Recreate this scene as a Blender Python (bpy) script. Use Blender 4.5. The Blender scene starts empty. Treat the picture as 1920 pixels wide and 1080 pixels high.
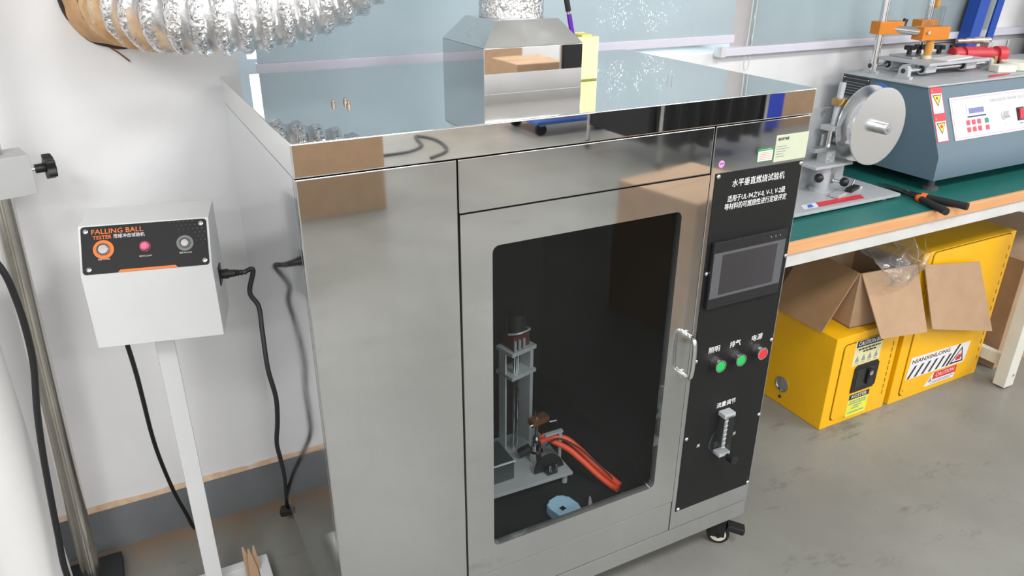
import bpy, bmesh, math, random
from mathutils import Vector, Matrix, noise
random.seed(7)
S = bpy.context.scene
COL = S.collection
R = math.radians

# ------------------------------------------------------------------ camera, world, lights, exposure
cam = bpy.data.objects.new('camera', bpy.data.cameras.new('camera'))
COL.objects.link(cam)
cam.location = (-0.2467, -1.2532, 1.6808)
cam.rotation_euler = (R(65.3954), R(-0.2892), R(-27.5626))
cam.data.sensor_width = 36
cam.data.lens = 36 * 1420.5 / 1920
cam.data.clip_start = 0.02
S.camera = cam
S.view_settings.view_transform = 'Standard'
S.view_settings.look = 'None'
S.view_settings.gamma = 1
S.view_settings.use_curve_mapping = False
S.view_settings.exposure = 0.0

W = bpy.data.worlds.new('sky')
S.world = W
W.use_nodes = True
W.node_tree.nodes['Background'].inputs[0].default_value = (0.86, 0.94, 1.0, 1)
W.node_tree.nodes['Background'].inputs[1].default_value = 3.2

LAMPS = [(x, y) for x in (-1.6, 1.2, 4.0, 6.4) for y in (-1.75, -3.9, -6.0)]
LAMP_POWER = 58
CEIL = 3.1
for i, (x, y) in enumerate(LAMPS):
    L = bpy.data.lights.new('ceiling_lamp', 'AREA')
    L.shape = 'RECTANGLE'; L.size = 1.2; L.size_y = 0.6
    L.energy = LAMP_POWER
    L.color = (1.0, 0.992, 0.99)
    o = bpy.data.objects.new('ceiling_lamp', L)
    o.location = (x, y, CEIL - 0.075)
    COL.objects.link(o)

# ------------------------------------------------------------------ materials
def lin(c):
    if isinstance(c, str):
        c = [int(c[i:i + 2], 16) / 255 for i in (0, 2, 4)]
    return tuple(v / 12.92 if v <= .04045 else ((v + .055) / 1.055) ** 2.4 for v in c) + (1,)

class NT:
    def __init__(s, name):
        s.m = bpy.data.materials.new(name); s.m.use_nodes = True
        s.t = s.m.node_tree
        s.b = s.t.nodes['Principled BSDF']
        s.out = s.t.nodes['Material Output']
    def n(s, kind, **kw):
        nd = s.t.nodes.new(kind)
        for k, v in kw.items(): setattr(nd, k, v)
        return nd
    def l(s, a, b): s.t.links.new(a, b)
    def coord(s, which='Object', scale=(1, 1, 1)):
        tc = s.n('ShaderNodeTexCoord'); mp = s.n('ShaderNodeMapping')
        s.l(tc.outputs[which], mp.inputs[0]); mp.inputs['Scale'].default_value = scale
        return mp.outputs[0]
    def noise(s, scale, detail=4, vec=None, rough=.55):
        nd = s.n('ShaderNodeTexNoise'); nd.inputs['Scale'].default_value = scale
        nd.inputs['Detail'].default_value = detail; nd.inputs['Roughness'].default_value = rough
        s.l(vec if vec is not None else s.coord(), nd.inputs['Vector'])
        return nd.outputs['Fac']
    def ramp(s, fac, a, b, ca=(0, 0, 0, 1), cb=(1, 1, 1, 1)):
        r = s.n('ShaderNodeValToRGB'); e = r.color_ramp.elements
        e[0].position = a; e[0].color = ca; e[1].position = b; e[1].color = cb
        s.l(fac, r.inputs[0]); return r.outputs[0]
    def mix(s, fac, a, b):
        x = s.n('ShaderNodeMix', data_type='RGBA')
        for v, i in ((fac, 0), (a, 6), (b, 7)):
            if hasattr(v, 'is_linked') or hasattr(v, 'links'): s.l(v, x.inputs[i])
            else: x.inputs[i].default_value = v
        return x.outputs[2]
    def bump(s, h, strength=.2, dist=.01):
        b = s.n('ShaderNodeBump'); b.inputs['Strength'].default_value = strength
        b.inputs['Distance'].default_value = dist
        s.l(h, b.inputs['Height']); s.l(b.outputs[0], s.b.inputs['Normal'])

MATS = {}
def mat(name, col, rough=.5, metal=0., var=.08, vscale=12, bump=0, spec=.5, emit=0, coat=0):
    if name in MATS: return MATS[name]
    t = NT(name); c = lin(col)
    t.b.inputs['Roughness'].default_value = rough
    t.b.inputs['Metallic'].default_value = metal
    t.b.inputs['Specular IOR Level'].default_value = spec
    t.b.inputs['Coat Weight'].default_value = coat
    if var:
        f = t.noise(vscale)
        dk = tuple(v * (1 - var) for v in c[:3]) + (1,)
        lt = tuple(min(1, v * (1 + var)) for v in c[:3]) + (1,)
        t.l(t.ramp(f, .3, .7, dk, lt), t.b.inputs['Base Color'])
        if bump: t.bump(t.noise(vscale * 8), bump, .002)
    else:
        t.b.inputs['Base Color'].default_value = c
    if emit:
        t.b.inputs['Emission Color'].default_value = c
        t.b.inputs['Emission Strength'].default_value = emit
    MATS[name] = t.m
    return t.m

def steel_mat(name, base, rough, warp, dust, dust_col=(.62, .615, .59, 1), wscale=2.2):
    t = NT(name)
    t.b.inputs['Base Color'].default_value = base
    t.b.inputs['Metallic'].default_value = 1
    sm = t.ramp(t.noise(7, 5), .35, .75, (rough * .7,) * 3 + (1,), (rough * 1.6,) * 3 + (1,))
    t.l(sm, t.b.inputs['Roughness'])
    t.bump(t.noise(wscale, 1), warp, .01)
    if dust:
        d = t.n('ShaderNodeBsdfDiffuse'); d.inputs[0].default_value = dust_col
        mx = t.n('ShaderNodeMixShader')
        streak = t.noise(6, 6, t.coord(scale=(2.2, 2.2, .45)))
        geo = t.n('ShaderNodeNewGeometry'); sp = t.n('ShaderNodeSeparateXYZ')
        t.l(geo.outputs['Position'], sp.inputs[0])
        mr = t.n('ShaderNodeMapRange'); mr.inputs[1].default_value = 1.30; mr.inputs[2].default_value = .85
        mr.inputs[3].default_value = .12; mr.inputs[4].default_value = 1
        t.l(sp.outputs[2], mr.inputs[0])
        mm = t.n('ShaderNodeMath', operation='MULTIPLY'); t.l(mr.outputs[0], mm.inputs[0])
        t.l(t.ramp(streak, .3, .75, (dust * .6,) * 3 + (1,), (dust * 1.35,) * 3 + (1,)), mm.inputs[1])
        t.l(mm.outputs[0], mx.inputs[0])
        t.l(t.b.outputs[0], mx.inputs[1]); t.l(d.outputs[0], mx.inputs[2])
        t.l(mx.outputs[0], t.out.inputs[0])
    return t.m

M_MIRROR = steel_mat('polished_stainless_steel', (.80, .805, .80, 1), .02, .03, 0)
M_FRONT = steel_mat('dusty_stainless_steel', (.57, .58, .578, 1), .045, .10, .34, (.25, .255, .25, 1))
M_SIDE = steel_mat('satin_stainless_steel', (.80, .81, .825, 1), .09, .03, 0)
M_CHROME = mat('chrome', 'd8d8d8', .12, 1, 0)
M_ALU = mat('brushed_aluminium', 'c4c6c8', .38, 1, .05, 40)
M_ALUP = mat('anodised_aluminium', 'bdc0c3', .5, .35, .04, 30)
M_BLACK = mat('black_plastic', '161719', .42, 0, .1, 20)
M_PANEL = mat('black_panel_film', '131415', .55, 0, .06, 30, 0, .35)
M_RUBBER = mat('black_cable_rubber', '141517', .5, 0, .1, 30)
M_WHITE = mat('white_powder_coat', 'd3d4d5', .4, 0, .02, 9)
M_PRINT = mat('white_print', 'dcdedd', .6, 0, 0)
M_ORANGEP = mat('orange_print', 'e8762c', .55, 0, 0)
M_DARKP = mat('dark_print', '33343a', .6, 0, 0)
M_GREYP = mat('grey_print', '8d9092', .6, 0, 0)
M_REDP = mat('red_print', 'd02f3a', .5, 0, 0)
M_GREENP = mat('green_print', '2f7d4e', .55, 0, 0)
M_YELLOW = mat('yellow_enamel', 'ecb20a', .34, 0, .05, 5)
M_CARD = mat('corrugated_cardboard', 'ac8e71', .85, 0, .07, 10, .15)
M_CARDSHADE = mat('shaded_cardboard', 'a07c58', .85, 0, .08, 10, .15)  # darker copy of the cardboard, the left flap's shade put into its colour
M_CARDEDGE = mat('cardboard_cut_edge', '9a744c', .9, 0, .1, 60)
M_ALUFRAME = mat('aluminium_column', 'd0ccc4', .24, 1, .08, 14)

def m_wall():
    t = NT('white_wall_paint')
    f = t.noise(2.2, 6)
    t.l(t.ramp(f, .32, .62, lin('e4e4e5'), lin('ececed')), t.b.inputs['Base Color'])
    t.b.inputs['Roughness'].default_value = .62
    t.bump(t.noise(60, 4), .06, .002)
    return t.m
def m_floor():
    t = NT('grey_painted_concrete')
    a = t.ramp(t.noise(1.4, 7, rough=.65), .35, .68, lin('797974'), lin('8a8a84'))
    sc = t.ramp(t.noise(4.5, 8, t.coord(scale=(1, 2.2, 1)), .75), .60, .74)
    c = t.mix(t.ramp(t.noise(3, 8, t.coord(scale=(1.2, 3, 1)), .8), .57, .68, (0, 0, 0, 1), (.75, .75, .75, 1)), a, lin('5f5e5a'))
    # brown dirt swept against the wall
    geo = t.n('ShaderNodeNewGeometry'); sp = t.n('ShaderNodeSeparateXYZ'); t.l(geo.outputs['Position'], sp.inputs[0])
    mr = t.n('ShaderNodeMapRange'); mr.inputs[1].default_value = .66; mr.inputs[2].default_value = .88
    t.l(sp.outputs[1], mr.inputs[0])
    mm = t.n('ShaderNodeMath', operation='MULTIPLY'); t.l(mr.outputs[0], mm.inputs[0])
    t.l(t.ramp(t.noise(14, 6), .3, .7), mm.inputs[1])
    c = t.mix(mm.outputs[0], c, lin('927355'))
    t.l(c, t.b.inputs['Base Color'])
    t.l(t.ramp(sc, 0, 1, (.34, .34, .34, 1), (.6, .6, .6, 1)), t.b.inputs['Roughness'])
    t.b.inputs['Specular IOR Level'].default_value = .42
    t.bump(t.noise(35, 5), .08, .002)
    return t.m
def m_skirt():
    t = NT('grey_wall_base_paint')
    t.l(t.ramp(t.noise(5, 6), .3, .7, lin('696c6f'), lin('7a7d80')), t.b.inputs['Base Color'])
    t.b.inputs['Roughness'].default_value = .5
    return t.m
def m_stain():
    t = NT('rusty_brown_paint_edge')
    t.l(t.ramp(t.noise(30, 6), .3, .7, lin('c09a78'), lin('d6c2ae')), t.b.inputs['Base Color'])
    t.b.inputs['Roughness'].default_value = .8
    return t.m
def m_blind(name, c1, c2, holes):
    t = NT(name)
    v = t.coord()
    f = t.noise(1.6, 5, v)
    col = t.ramp(f, .35, .65, lin(c1), lin(c2))
    d = t.n('ShaderNodeBsdfDiffuse'); tr = t.n('ShaderNodeBsdfTranslucent')
    t.l(col, d.inputs[0]); t.l(col, tr.inputs[0])
    bp = t.n('ShaderNodeBump'); bp.inputs['Strength'].default_value = .3; bp.inputs['Distance'].default_value = .02
    t.l(t.noise(5, 3, v), bp.inputs['Height']); t.l(bp.outputs[0], d.inputs['Normal'])
    mx = t.n('ShaderNodeMixShader'); mx.inputs[0].default_value = .22
    t.l(d.outputs[0], mx.inputs[1]); t.l(tr.outputs[0], mx.inputs[2])
    fin = mx.outputs[0]
    if holes:
        tp = t.n('ShaderNodeBsdfTransparent'); m2 = t.n('ShaderNodeMixShader')
        spk = t.ramp(t.noise(300, 2, t.coord(scale=(1, 1, .5)), .4), .655, .70)
        gx = t.n('ShaderNodeTexGradient', gradient_type='SPHERICAL'); mp = t.n('ShaderNodeMapping'); tc = t.n('ShaderNodeTexCoord')
        mp.inputs['Location'].default_value = (-1.75, 0, -.95); mp.inputs['Scale'].default_value = (4.2, 1, 9)
        t.l(tc.outputs['Object'], mp.inputs[0]); t.l(mp.outputs[0], gx.inputs[0])
        rg = t.n('ShaderNodeMath', operation='MULTIPLY'); t.l(gx.outputs[0], rg.inputs[0]); t.l(t.ramp(t.noise(14, 2, v), .42, .6), rg.inputs[1])
        reg = t.ramp(rg.outputs[0], .1, .4)
        mu = t.n('ShaderNodeMath', operation='MULTIPLY'); t.l(spk, mu.inputs[0]); t.l(reg, mu.inputs[1])
        t.l(mu.outputs[0], m2.inputs[0]); t.l(fin, m2.inputs[1]); t.l(tp.outputs[0], m2.inputs[2])
        fin = m2.outputs[0]
    t.l(fin, t.out.inputs[0])
    return t.m
def m_foil():
    t = NT('crinkled_aluminium_foil')
    v = t.coord()
    at = t.n('ShaderNodeAttribute', attribute_name='rib'); sp = t.n('ShaderNodeSeparateColor'); t.l(at.outputs['Color'], sp.inputs[0])
    k = sp.outputs[0]
    t.b.inputs['Metallic'].default_value = 1
    t.l(t.ramp(k, .1, .6, (.36, .36, .36, 1), (.14, .14, .14, 1)), t.b.inputs['Roughness'])
    t.l(t.ramp(k, .1, .6, (.66, .66, .665, 1), (.88, .88, .89, 1)), t.b.inputs['Base Color'])
    vo = t.n('ShaderNodeTexVoronoi'); vo.inputs['Scale'].default_value = 55
    nz = t.n('ShaderNodeTexNoise'); nz.inputs['Scale'].default_value = 30; t.l(v, nz.inputs['Vector'])
    ax = t.n('ShaderNodeVectorMath', operation='MULTIPLY_ADD'); ax.inputs[1].default_value = (.08, .08, .08)
    t.l(nz.outputs['Color'], ax.inputs[0]); t.l(v, ax.inputs[2]); t.l(ax.outputs[0], vo.inputs['Vector'])
    mu = t.n('ShaderNodeMath', operation='MULTIPLY'); t.l(vo.outputs['Distance'], mu.inputs[0]); t.l(t.ramp(k, .05, .6, (.15, .15, .15, 1)), mu.inputs[1])
    t.bump(mu.outputs[0], .45, .010)
    # old yellow foam and rust on the first ribs by the wall, thinning out along the duct and clinging to the rib edges
    a1 = t.n('ShaderNodeMapRange'); a1.inputs[1].default_value = .46; a1.inputs[2].default_value = .10; a1.inputs[3].default_value = 0; a1.inputs[4].default_value = .9
    t.l(sp.outputs[1], a1.inputs[0])
    a2 = t.n('ShaderNodeMath', operation='ADD'); t.l(a1.outputs[0], a2.inputs[0])
    nn = t.n('ShaderNodeMath', operation='MULTIPLY_ADD'); t.l(t.noise(8, 4, v), nn.inputs[0]); nn.inputs[1].default_value = 1.2; nn.inputs[2].default_value = -.72
    t.l(nn.outputs[0], a2.inputs[1])
    a3 = t.n('ShaderNodeMath', operation='MULTIPLY_ADD'); t.l(k, a3.inputs[0]); a3.inputs[1].default_value = -.22; t.l(a2.outputs[0], a3.inputs[2])
    d = t.n('ShaderNodeBsdfPrincipled'); d.inputs['Roughness'].default_value = .7
    t.l(t.ramp(t.noise(16, 5, v), .32, .64, lin('c98f4e'), lin('e6d0ae')), d.inputs['Base Color'])
    mx = t.n('ShaderNodeMixShader'); t.l(t.ramp(a3.outputs[0], .22, .42), mx.inputs[0]); t.l(t.b.outputs[0], mx.inputs[1]); t.l(d.outputs[0], mx.inputs[2])
    t.l(mx.outputs[0], t.out.inputs[0])
    return t.m
def m_glass(name, tint, alpha_spec=.5, rough=.02):
    """thin pane: tinted see-through plus a clear surface reflection"""
    t = NT(name)
    tp = t.n('ShaderNodeBsdfTransparent'); tp.inputs[0].default_value = tint
    g = t.n('ShaderNodeBsdfGlossy'); g.inputs['Roughness'].default_value = rough
    lw = t.n('ShaderNodeLayerWeight'); lw.inputs[0].default_value = .5
    pw = t.n('ShaderNodeMath', operation='POWER'); t.l(lw.outputs['Facing'], pw.inputs[0]); pw.inputs[1].default_value = 5
    mu = t.n('ShaderNodeMath', operation='MULTIPLY_ADD'); t.l(pw.outputs[0], mu.inputs[0])
    mu.inputs[1].default_value = .96 * alpha_spec; mu.inputs[2].default_value = .04 * alpha_spec
    mx = t.n('ShaderNodeMixShader'); t.l(mu.outputs[0], mx.inputs[0])
    t.l(tp.outputs[0], mx.inputs[1]); t.l(g.outputs[0], mx.inputs[2]); t.l(mx.outputs[0], t.out.inputs[0])
    return t.m
def m_wood(name, c1, c2):
    t = NT(name)
    t.l(t.ramp(t.noise(3, 5, t.coord(scale=(1, 8, 8))), .3, .7, lin(c1), lin(c2)), t.b.inputs['Base Color'])
    t.b.inputs['Roughness'].default_value = .45
    return t.m
M_WALL, M_FLOOR, M_SKIRT, M_STAIN = m_wall(), m_floor(), m_skirt(), m_stain()
M_FOIL = m_foil()
M_TINT = m_glass('tinted_glass', (.88, .91, .91, 1), .46)
M_CLEAR = m_glass('clear_acrylic', (.86, .88, .88, 1), 1.2)
M_FILM = m_glass('clear_plastic_film', (.93, .93, .93, 1), 1.6, .14)
_t = M_FILM.node_tree; _o = _t.nodes['Material Output']; _src = _o.inputs[0].links[0].from_socket
_d = _t.nodes.new('ShaderNodeBsdfDiffuse'); _d.inputs[0].default_value = (.8, .8, .8, 1); _m = _t.nodes.new('ShaderNodeMixShader'); _m.inputs[0].default_value = .10
_t.links.new(_src, _m.inputs[1]); _t.links.new(_d.outputs[0], _m.inputs[2]); _t.links.new(_m.outputs[0], _o.inputs[0])
M_WINGLASS = m_glass('window_glass', (.92, .96, .96, 1), .5)
M_EDGE = m_wood('orange_edge_band', 'cf9663', 'dba574')
M_MAT = mat('green_bench_mat', '186660', .55, 0, .05, 20, .1)
M_BENCH = mat('greyish_bench_steel', 'c9cac7', .55, 0, .07, 9)
M_BLUEGREY = mat('blue_grey_machine_enamel', '566d7b', .45, 0, .03, 6)

# ------------------------------------------------------------------ geometry helpers
ORG = {}
def smooth_sharp(bm, ang=38):
    for f in bm.faces: f.smooth = True
    ca = R(ang)
    for e in bm.edges:
        e.smooth = not (len(e.link_faces) == 2 and e.calc_face_angle(0) > ca) and len(e.link_faces) == 2

def catmull(P, n=8):
    P = [Vector(p) for p in P]
    if len(P) < 3:
        return [P[0].lerp(P[-1], i / n) for i in range(n + 1)]
    Q = [2 * P[0] - P[1]] + P + [2 * P[-1] - P[-2]]
    out = []
    for i in range(1, len(Q) - 2):
        a, b, c, d = Q[i - 1:i + 3]
        for k in range(n):
            t = k / n
            out.append(.5 * ((2 * b) + (c - a) * t + (2 * a - 5 * b + 4 * c - d) * t * t + (3 * b - a - 3 * c + d) * t ** 3))
    out.append(P[-1].copy())
    return out

class B:
    def __init__(s, m=None): s.bm = bmesh.new(); s.m = m or Matrix()
    def v(s, p): return s.bm.verts.new(s.m @ Vector(p))
    def f(s, vs):
        try: return s.bm.faces.new(vs)
        except ValueError: return None
    def poly(s, pts): s.f([s.v(p) for p in pts]); return s
    def box(s, x0, x1, y0, y1, z0, z1, m=None, bev=0):
        M = s.m @ m if m else s.m
        V = [s.bm.verts.new(M @ Vector(p)) for p in [(x0, y0, z0), (x1, y0, z0), (x1, y1, z0), (x0, y1, z0), (x0, y0, z1), (x1, y0, z1), (x1, y1, z1), (x0, y1, z1)]]
        fs = [s.f([V[i] for i in q]) for q in [(0, 3, 2, 1), (4, 5, 6, 7), (0, 1, 5, 4), (1, 2, 6, 5), (2, 3, 7, 6), (3, 0, 4, 7)]]
        if bev:
            es = list({e for f in fs for e in f.edges})
            bmesh.ops.bevel(s.bm, geom=es, offset=bev, segments=2, profile=.5, affect='EDGES')
        return s
    def prism(s, pts, h0, h1, bev=0):
        """pts in local xy, extruded along local z"""
        a = [s.v((p[0], p[1], h0)) for p in pts]; b = [s.v((p[0], p[1], h1)) for p in pts]
        n = len(pts); fs = [s.f(a[::-1]), s.f(b)]
        fs += [s.f([a[i], a[(i + 1) % n], b[(i + 1) % n], b[i]]) for i in range(n)]
        if bev:
            es = [e for e in fs[1].edges]
            bmesh.ops.bevel(s.bm, geom=es, offset=bev, segments=2, profile=.5, affect='EDGES')
        return s
    def cyl(s, p, q, r, r2=None, n=20, bev=0):
        p, q = Vector(p), Vector(q); r2 = r if r2 is None else r2
        d = (q - p).normalized(); u = d.orthogonal().normalized(); w = d.cross(u)
        A, C = [], []
        for i in range(n):
            a = 2 * math.pi * i / n; e = u * math.cos(a) + w * math.sin(a)
            A.append(s.v(p + e * r)); C.append(s.v(q + e * r2))
        fa = s.f(A[::-1]); fb = s.f(C)
        for i in range(n): s.f([A[i], A[(i + 1) % n], C[(i + 1) % n], C[i]])
        if bev: bmesh.ops.bevel(s.bm, geom=list(fa.edges) + list(fb.edges), offset=bev, segments=2, profile=.5, affect='EDGES')
        return s
    def lathe(s, p, q, prof, n=28):
        """prof: list of (t along axis in metres, radius)"""
        p, q = Vector(p), Vector(q); d = (q - p).normalized(); u = d.orthogonal().normalized(); w = d.cross(u)
        rings = []
        for t, r in prof:
            rings.append([s.v(p + d * t + (u * math.cos(2 * math.pi * i / n) + w * math.sin(2 * math.pi * i / n)) * max(r, 1e-4)) for i in range(n)])
        for a, b in zip(rings, rings[1:]):
            for i in range(n): s.f([a[i], a[(i + 1) % n], b[(i + 1) % n], b[i]])
        s.f(rings[0][::-1]); s.f(rings[-1])
        return s
    def tube(s, P, r, n=10, sub=8, caps=True, rf=None):
        C = catmull(P, sub) if sub else [Vector(p) for p in P]
        t0 = (C[1] - C[0]).normalized(); u = t0.orthogonal().normalized(); rings = []; L = 0
        for i, c in enumerate(C):
            t = (C[min(i + 1, len(C) - 1)] - C[max(i - 1, 0)]).normalized()
            u = (u - t * u.dot(t)).normalized(); w = t.cross(u)
            if i: L += (c - C[i - 1]).length
            ring = []
            for k in range(n):
                a = 2 * math.pi * k / n
                rr = rf(L, a, i) if rf else (r(i / (len(C) - 1)) if callable(r) else r)
                ring.append(s.v(c + (u * math.cos(a) + w * math.sin(a)) * rr))
            rings.append(ring)
        for a, b in zip(rings, rings[1:]):
            for k in range(n): s.f([a[k], a[(k + 1) % n], b[(k + 1) % n], b[k]])
        if caps: s.f(rings[0][::-1]); s.f(rings[-1])
        return s
    def sphere(s, c, r, n=12, sc=(1, 1, 1)):
        bmesh.ops.create_uvsphere(s.bm, u_segments=n, v_segments=max(6, n // 2), radius=r,
                                  matrix=s.m @ Matrix.Translation(c) @ Matrix.Diagonal((*sc, 1)))
        return s
    def ring_plate(s, outer, inner, h0, h1):
        """rectangular plate (x0,x1,y0,y1) with a rounded rectangular hole (x0,x1,y0,y1,r)"""
        X0, X1, Y0, Y1 = outer; x0, x1, y0, y1, r = inner; n = 6
        cs = [(x1 - r, y1 - r, 0, (X1, Y1)), (x0 + r, y1 - r, 90, (X0, Y1)), (x0 + r, y0 + r, 180, (X0, Y0)), (x1 - r, y0 + r, 270, (X1, Y0))]
        for h, flip in ((h1, False), (h0, True)):
            arcs = []
            for cx, cy, a0, oc in cs:
                arcs.append((s.v((*oc, h)), [s.v((cx + r * math.cos(R(a0 + 90 * i / n)), cy + r * math.sin(R(a0 + 90 * i / n)), h)) for i in range(n + 1)]))
            for i in range(4):
                o, arc = arcs[i]; o2, arc2 = arcs[(i + 1) % 4]
                for k in range(n): s.f([o, arc[k + 1], arc[k]][::-1 if flip else 1])
                s.f([o, o2, arc2[0], arc[-1]][::-1 if flip else 1])
            if flip: lo = arcs
            else: hi = arcs
        for i in range(4):
            s.f([lo[i][0], lo[(i + 1) % 4][0], hi[(i + 1) % 4][0], hi[i][0]])
            A = lo[i][1] + [lo[(i + 1) % 4][1][0]]; C = hi[i][1] + [hi[(i + 1) % 4][1][0]]
            for k in range(len(A) - 1): s.f([A[k + 1], A[k], C[k], C[k + 1]])
        return s
    def bevel(s, off, seg=2, ang=30):
        es = [e for e in s.bm.edges if len(e.link_faces) == 2 and e.calc_face_angle(0) > R(ang)]
        bmesh.ops.bevel(s.bm, geom=es, offset=off, segments=seg, profile=.5, affect='EDGES')
        return s
    def done(s, name, material, parent=None, label=None, cat=None, group=None, kind=None, org=None, recalc=True, ang=38, wn=True):
        bm = s.bm
        if recalc: bmesh.ops.recalc_face_normals(bm, faces=bm.faces[:])
        smooth_sharp(bm, ang)
        if parent is not None:
            og = ORG.get(parent, Vector()) if org is None else Vector(org)
        elif org is not None: og = Vector(org)
        else:
            zs = [v.co for v in bm.verts]
            og = Vector(((min(p.x for p in zs) + max(p.x for p in zs)) / 2, (min(p.y for p in zs) + max(p.y for p in zs)) / 2, min(p.z for p in zs)))
        bmesh.ops.translate(bm, verts=bm.verts[:], vec=-og)
        me = bpy.data.meshes.new(name); bm.to_mesh(me); bm.free()
        me.materials.append(material)
        o = bpy.data.objects.new(name, me); COL.objects.link(o)
        ORG[o] = og
        if wn and 6 < len(me.polygons) < 6000:
            w_ = o.modifiers.new('even_normals', 'WEIGHTED_NORMAL'); w_.keep_sharp = True; w_.weight = 90
        if parent is not None: o.parent = parent
        else: o.location = og
        tag(o, label, cat, group, kind)
        return o

def tag(o, label=None, cat=None, group=None, kind=None):
    if label: o['label'] = label
    if cat: o['category'] = cat
    if group: o['group'] = group
    if kind: o['kind'] = kind
    return o

def thing(name, label, cat, loc=(0, 0, 0), group=None):
    o = bpy.data.objects.new(name, None); COL.objects.link(o)
    o.location = loc; o.empty_display_size = .05
    ORG[o] = Vector(loc)
    return tag(o, label, cat, group)

def frame(O, U, V):
    U = Vector(U).normalized(); V = Vector(V).normalized(); N = U.cross(V)
    m = Matrix.Identity(4)
    for i, a in enumerate((U, V, N, Vector(O))):
        for j in range(3): m[j][i] = a[j]
    return m

DG = None
def text(body, size, M, material, parent, u, v, h=.0012, align='CENTER', name='lettering', shear=0, width=None, bold=0, org=None, spacing=1):
    c = bpy.data.curves.new('t', 'FONT'); c.body = body; c.size = size; c.align_x = align; c.align_y = 'CENTER'
    c.extrude = .0002; c.shear = shear; c.offset = bold; c.space_character = spacing; c.resolution_u = 2
    t = bpy.data.objects.new('t', c); COL.objects.link(t)
    bpy.context.view_layer.update()
    dg = bpy.context.evaluated_depsgraph_get()
    me = bpy.data.meshes.new_from_object(t.evaluated_get(dg))
    bpy.data.objects.remove(t); bpy.data.curves.remove(c)
    sx = 1
    if width and len(me.vertices):
        xs = [q.co.x for q in me.vertices]; sx = width / (max(xs) - min(xs))
    me.transform(M @ Matrix.Translation((u, v, h)) @ Matrix.Diagonal((sx, 1, 1, 1)))
    og = ORG.get(parent, Vector()) if org is None else Vector(org)
    me.transform(Matrix.Translation(-og))
    me.name = name; me.materials.clear(); me.materials.append(material)
    o = bpy.data.objects.new(name, me); COL.objects.link(o); o.parent = parent; ORG[o] = og
    return o

def lines(M, rows, material, parent, h=.0012, name='lettering', th=.0016, seed=1):
    """rows of small illegible print: (u0,u1,v)"""
    b = B(M); rnd = random.Random(seed)
    for u0, u1, v in rows:
        x = u0
        while x < u1:
            w = rnd.uniform(1.2, 3.0) * th
            b.box(x, min(x + w, u1), v - th / 2, v + th / 2, h - .0004, h)
            x += w + th * .5
    return b.done(name, material, parent)

# ------------------------------------------------------------------ room
YW = 0.872
X0, X1, Y0 = -3.6, 8.0, -7.6
def struct(b, name, m, **k): return b.done(name, m, kind='structure', **k)
struct(B().box(X0, X1, Y0, YW + .3, -.12, 0), 'floor', M_FLOOR)
struct(B().box(X0, X1, Y0, YW + .3, CEIL, CEIL + .1), 'ceiling', mat('ceiling_paint', 'eeeeee', .8, 0, .02, 3))
WIN1 = (.064, 1.735, 1.325, 2.55)
WIN2 = (1.835, 2.72, 1.36, 2.55)
b = B()
YO = YW + .24
for x0, x1, z0, z1 in [(X0, WIN1[0], 0, CEIL), (WIN1[0], WIN1[1], 0, WIN1[2]), (WIN1[0], WIN1[1], WIN1[3], CEIL),
                       (WIN1[1], WIN2[0], 0, CEIL), (WIN2[0], WIN2[1], 0, WIN2[2]), (WIN2[0], WIN2[1], WIN2[3], CEIL), (WIN2[1], X1, 0, CEIL)]:
    b.box(x0, x1, YW, YO, z0, z1)
struct(b, 'wall_back', M_WALL)
struct(B().box(X0 - .15, X0, Y0, YW + .3, 0, CEIL), 'wall_left', M_WALL)
struct(B().box(X1, X1 + .15, Y0, YW + .3, 0, CEIL), 'wall_right', M_WALL)
struct(B().box(X0, X1, Y0 - .15, Y0, 0, CEIL), 'wall_front', M_WALL)
# grey base band with its rusty upper edge
struct(B().box(X0, X1, YW - .012, YW, 0, .150), 'baseboard_back', M_SKIRT)
b = B(); n = 160
for i in range(n):      # a ragged, slightly proud lip
    xa, xb = -1.4 + i * .026, -1.4 + (i + 1) * .026
    za, zb = [.158 + .006 * noise.noise(Vector((q * 7, 0, 0))) + .004 * noise.noise(Vector((q * 31, 3, 0))) for q in (xa, xb)]
    V = [b.v(p) for p in [(xa, YW - .014, .149), (xb, YW - .014, .149), (xb, YW - .005, zb), (xa, YW - .005, za), (xb, YW, zb + .002), (xa, YW, za + .002)]]
    b.f(V[0:4]); b.f([V[3], V[2], V[4], V[5]])
struct(b, 'trim_1', M_STAIN)
struct(B().box(1.736, 1.814, YW - .003, YW, 1.345, 2.56), 'trim_2', mat('grey_pier_paint', 'b7b2b3', .6, 0, .05, 9))
# windows
for i, w in enumerate((WIN1, WIN2)):
    fr = B()
    fy0, fy1 = YO - .07, YO - .02
    fr.box(w[0], w[1], fy0, fy1, w[2], w[2] + .05).box(w[0], w[1], fy0, fy1, w[3] - .05, w[3])
    for x in (w[0], (w[0] + w[1]) / 2 - .025, w[1] - .05): fr.box(x, x + .05, fy0, fy1, w[2] + .05, w[3] - .05)
    root = struct(fr, 'window_%d' % (i + 1), M_WHITE)
    for k in range(2):
        xa = w[0] + .04 + k * (w[1] - w[0]) / 2; xb = xa + (w[1] - w[0]) / 2 - .06
        B().poly([(xa, YO - .045, w[2] + .04), (xb, YO - .045, w[2] + .04), (xb, YO - .045, w[3] - .04), (xa, YO - .045, w[3] - .04)]).done('pane', M_WINGLASS, root)

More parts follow.
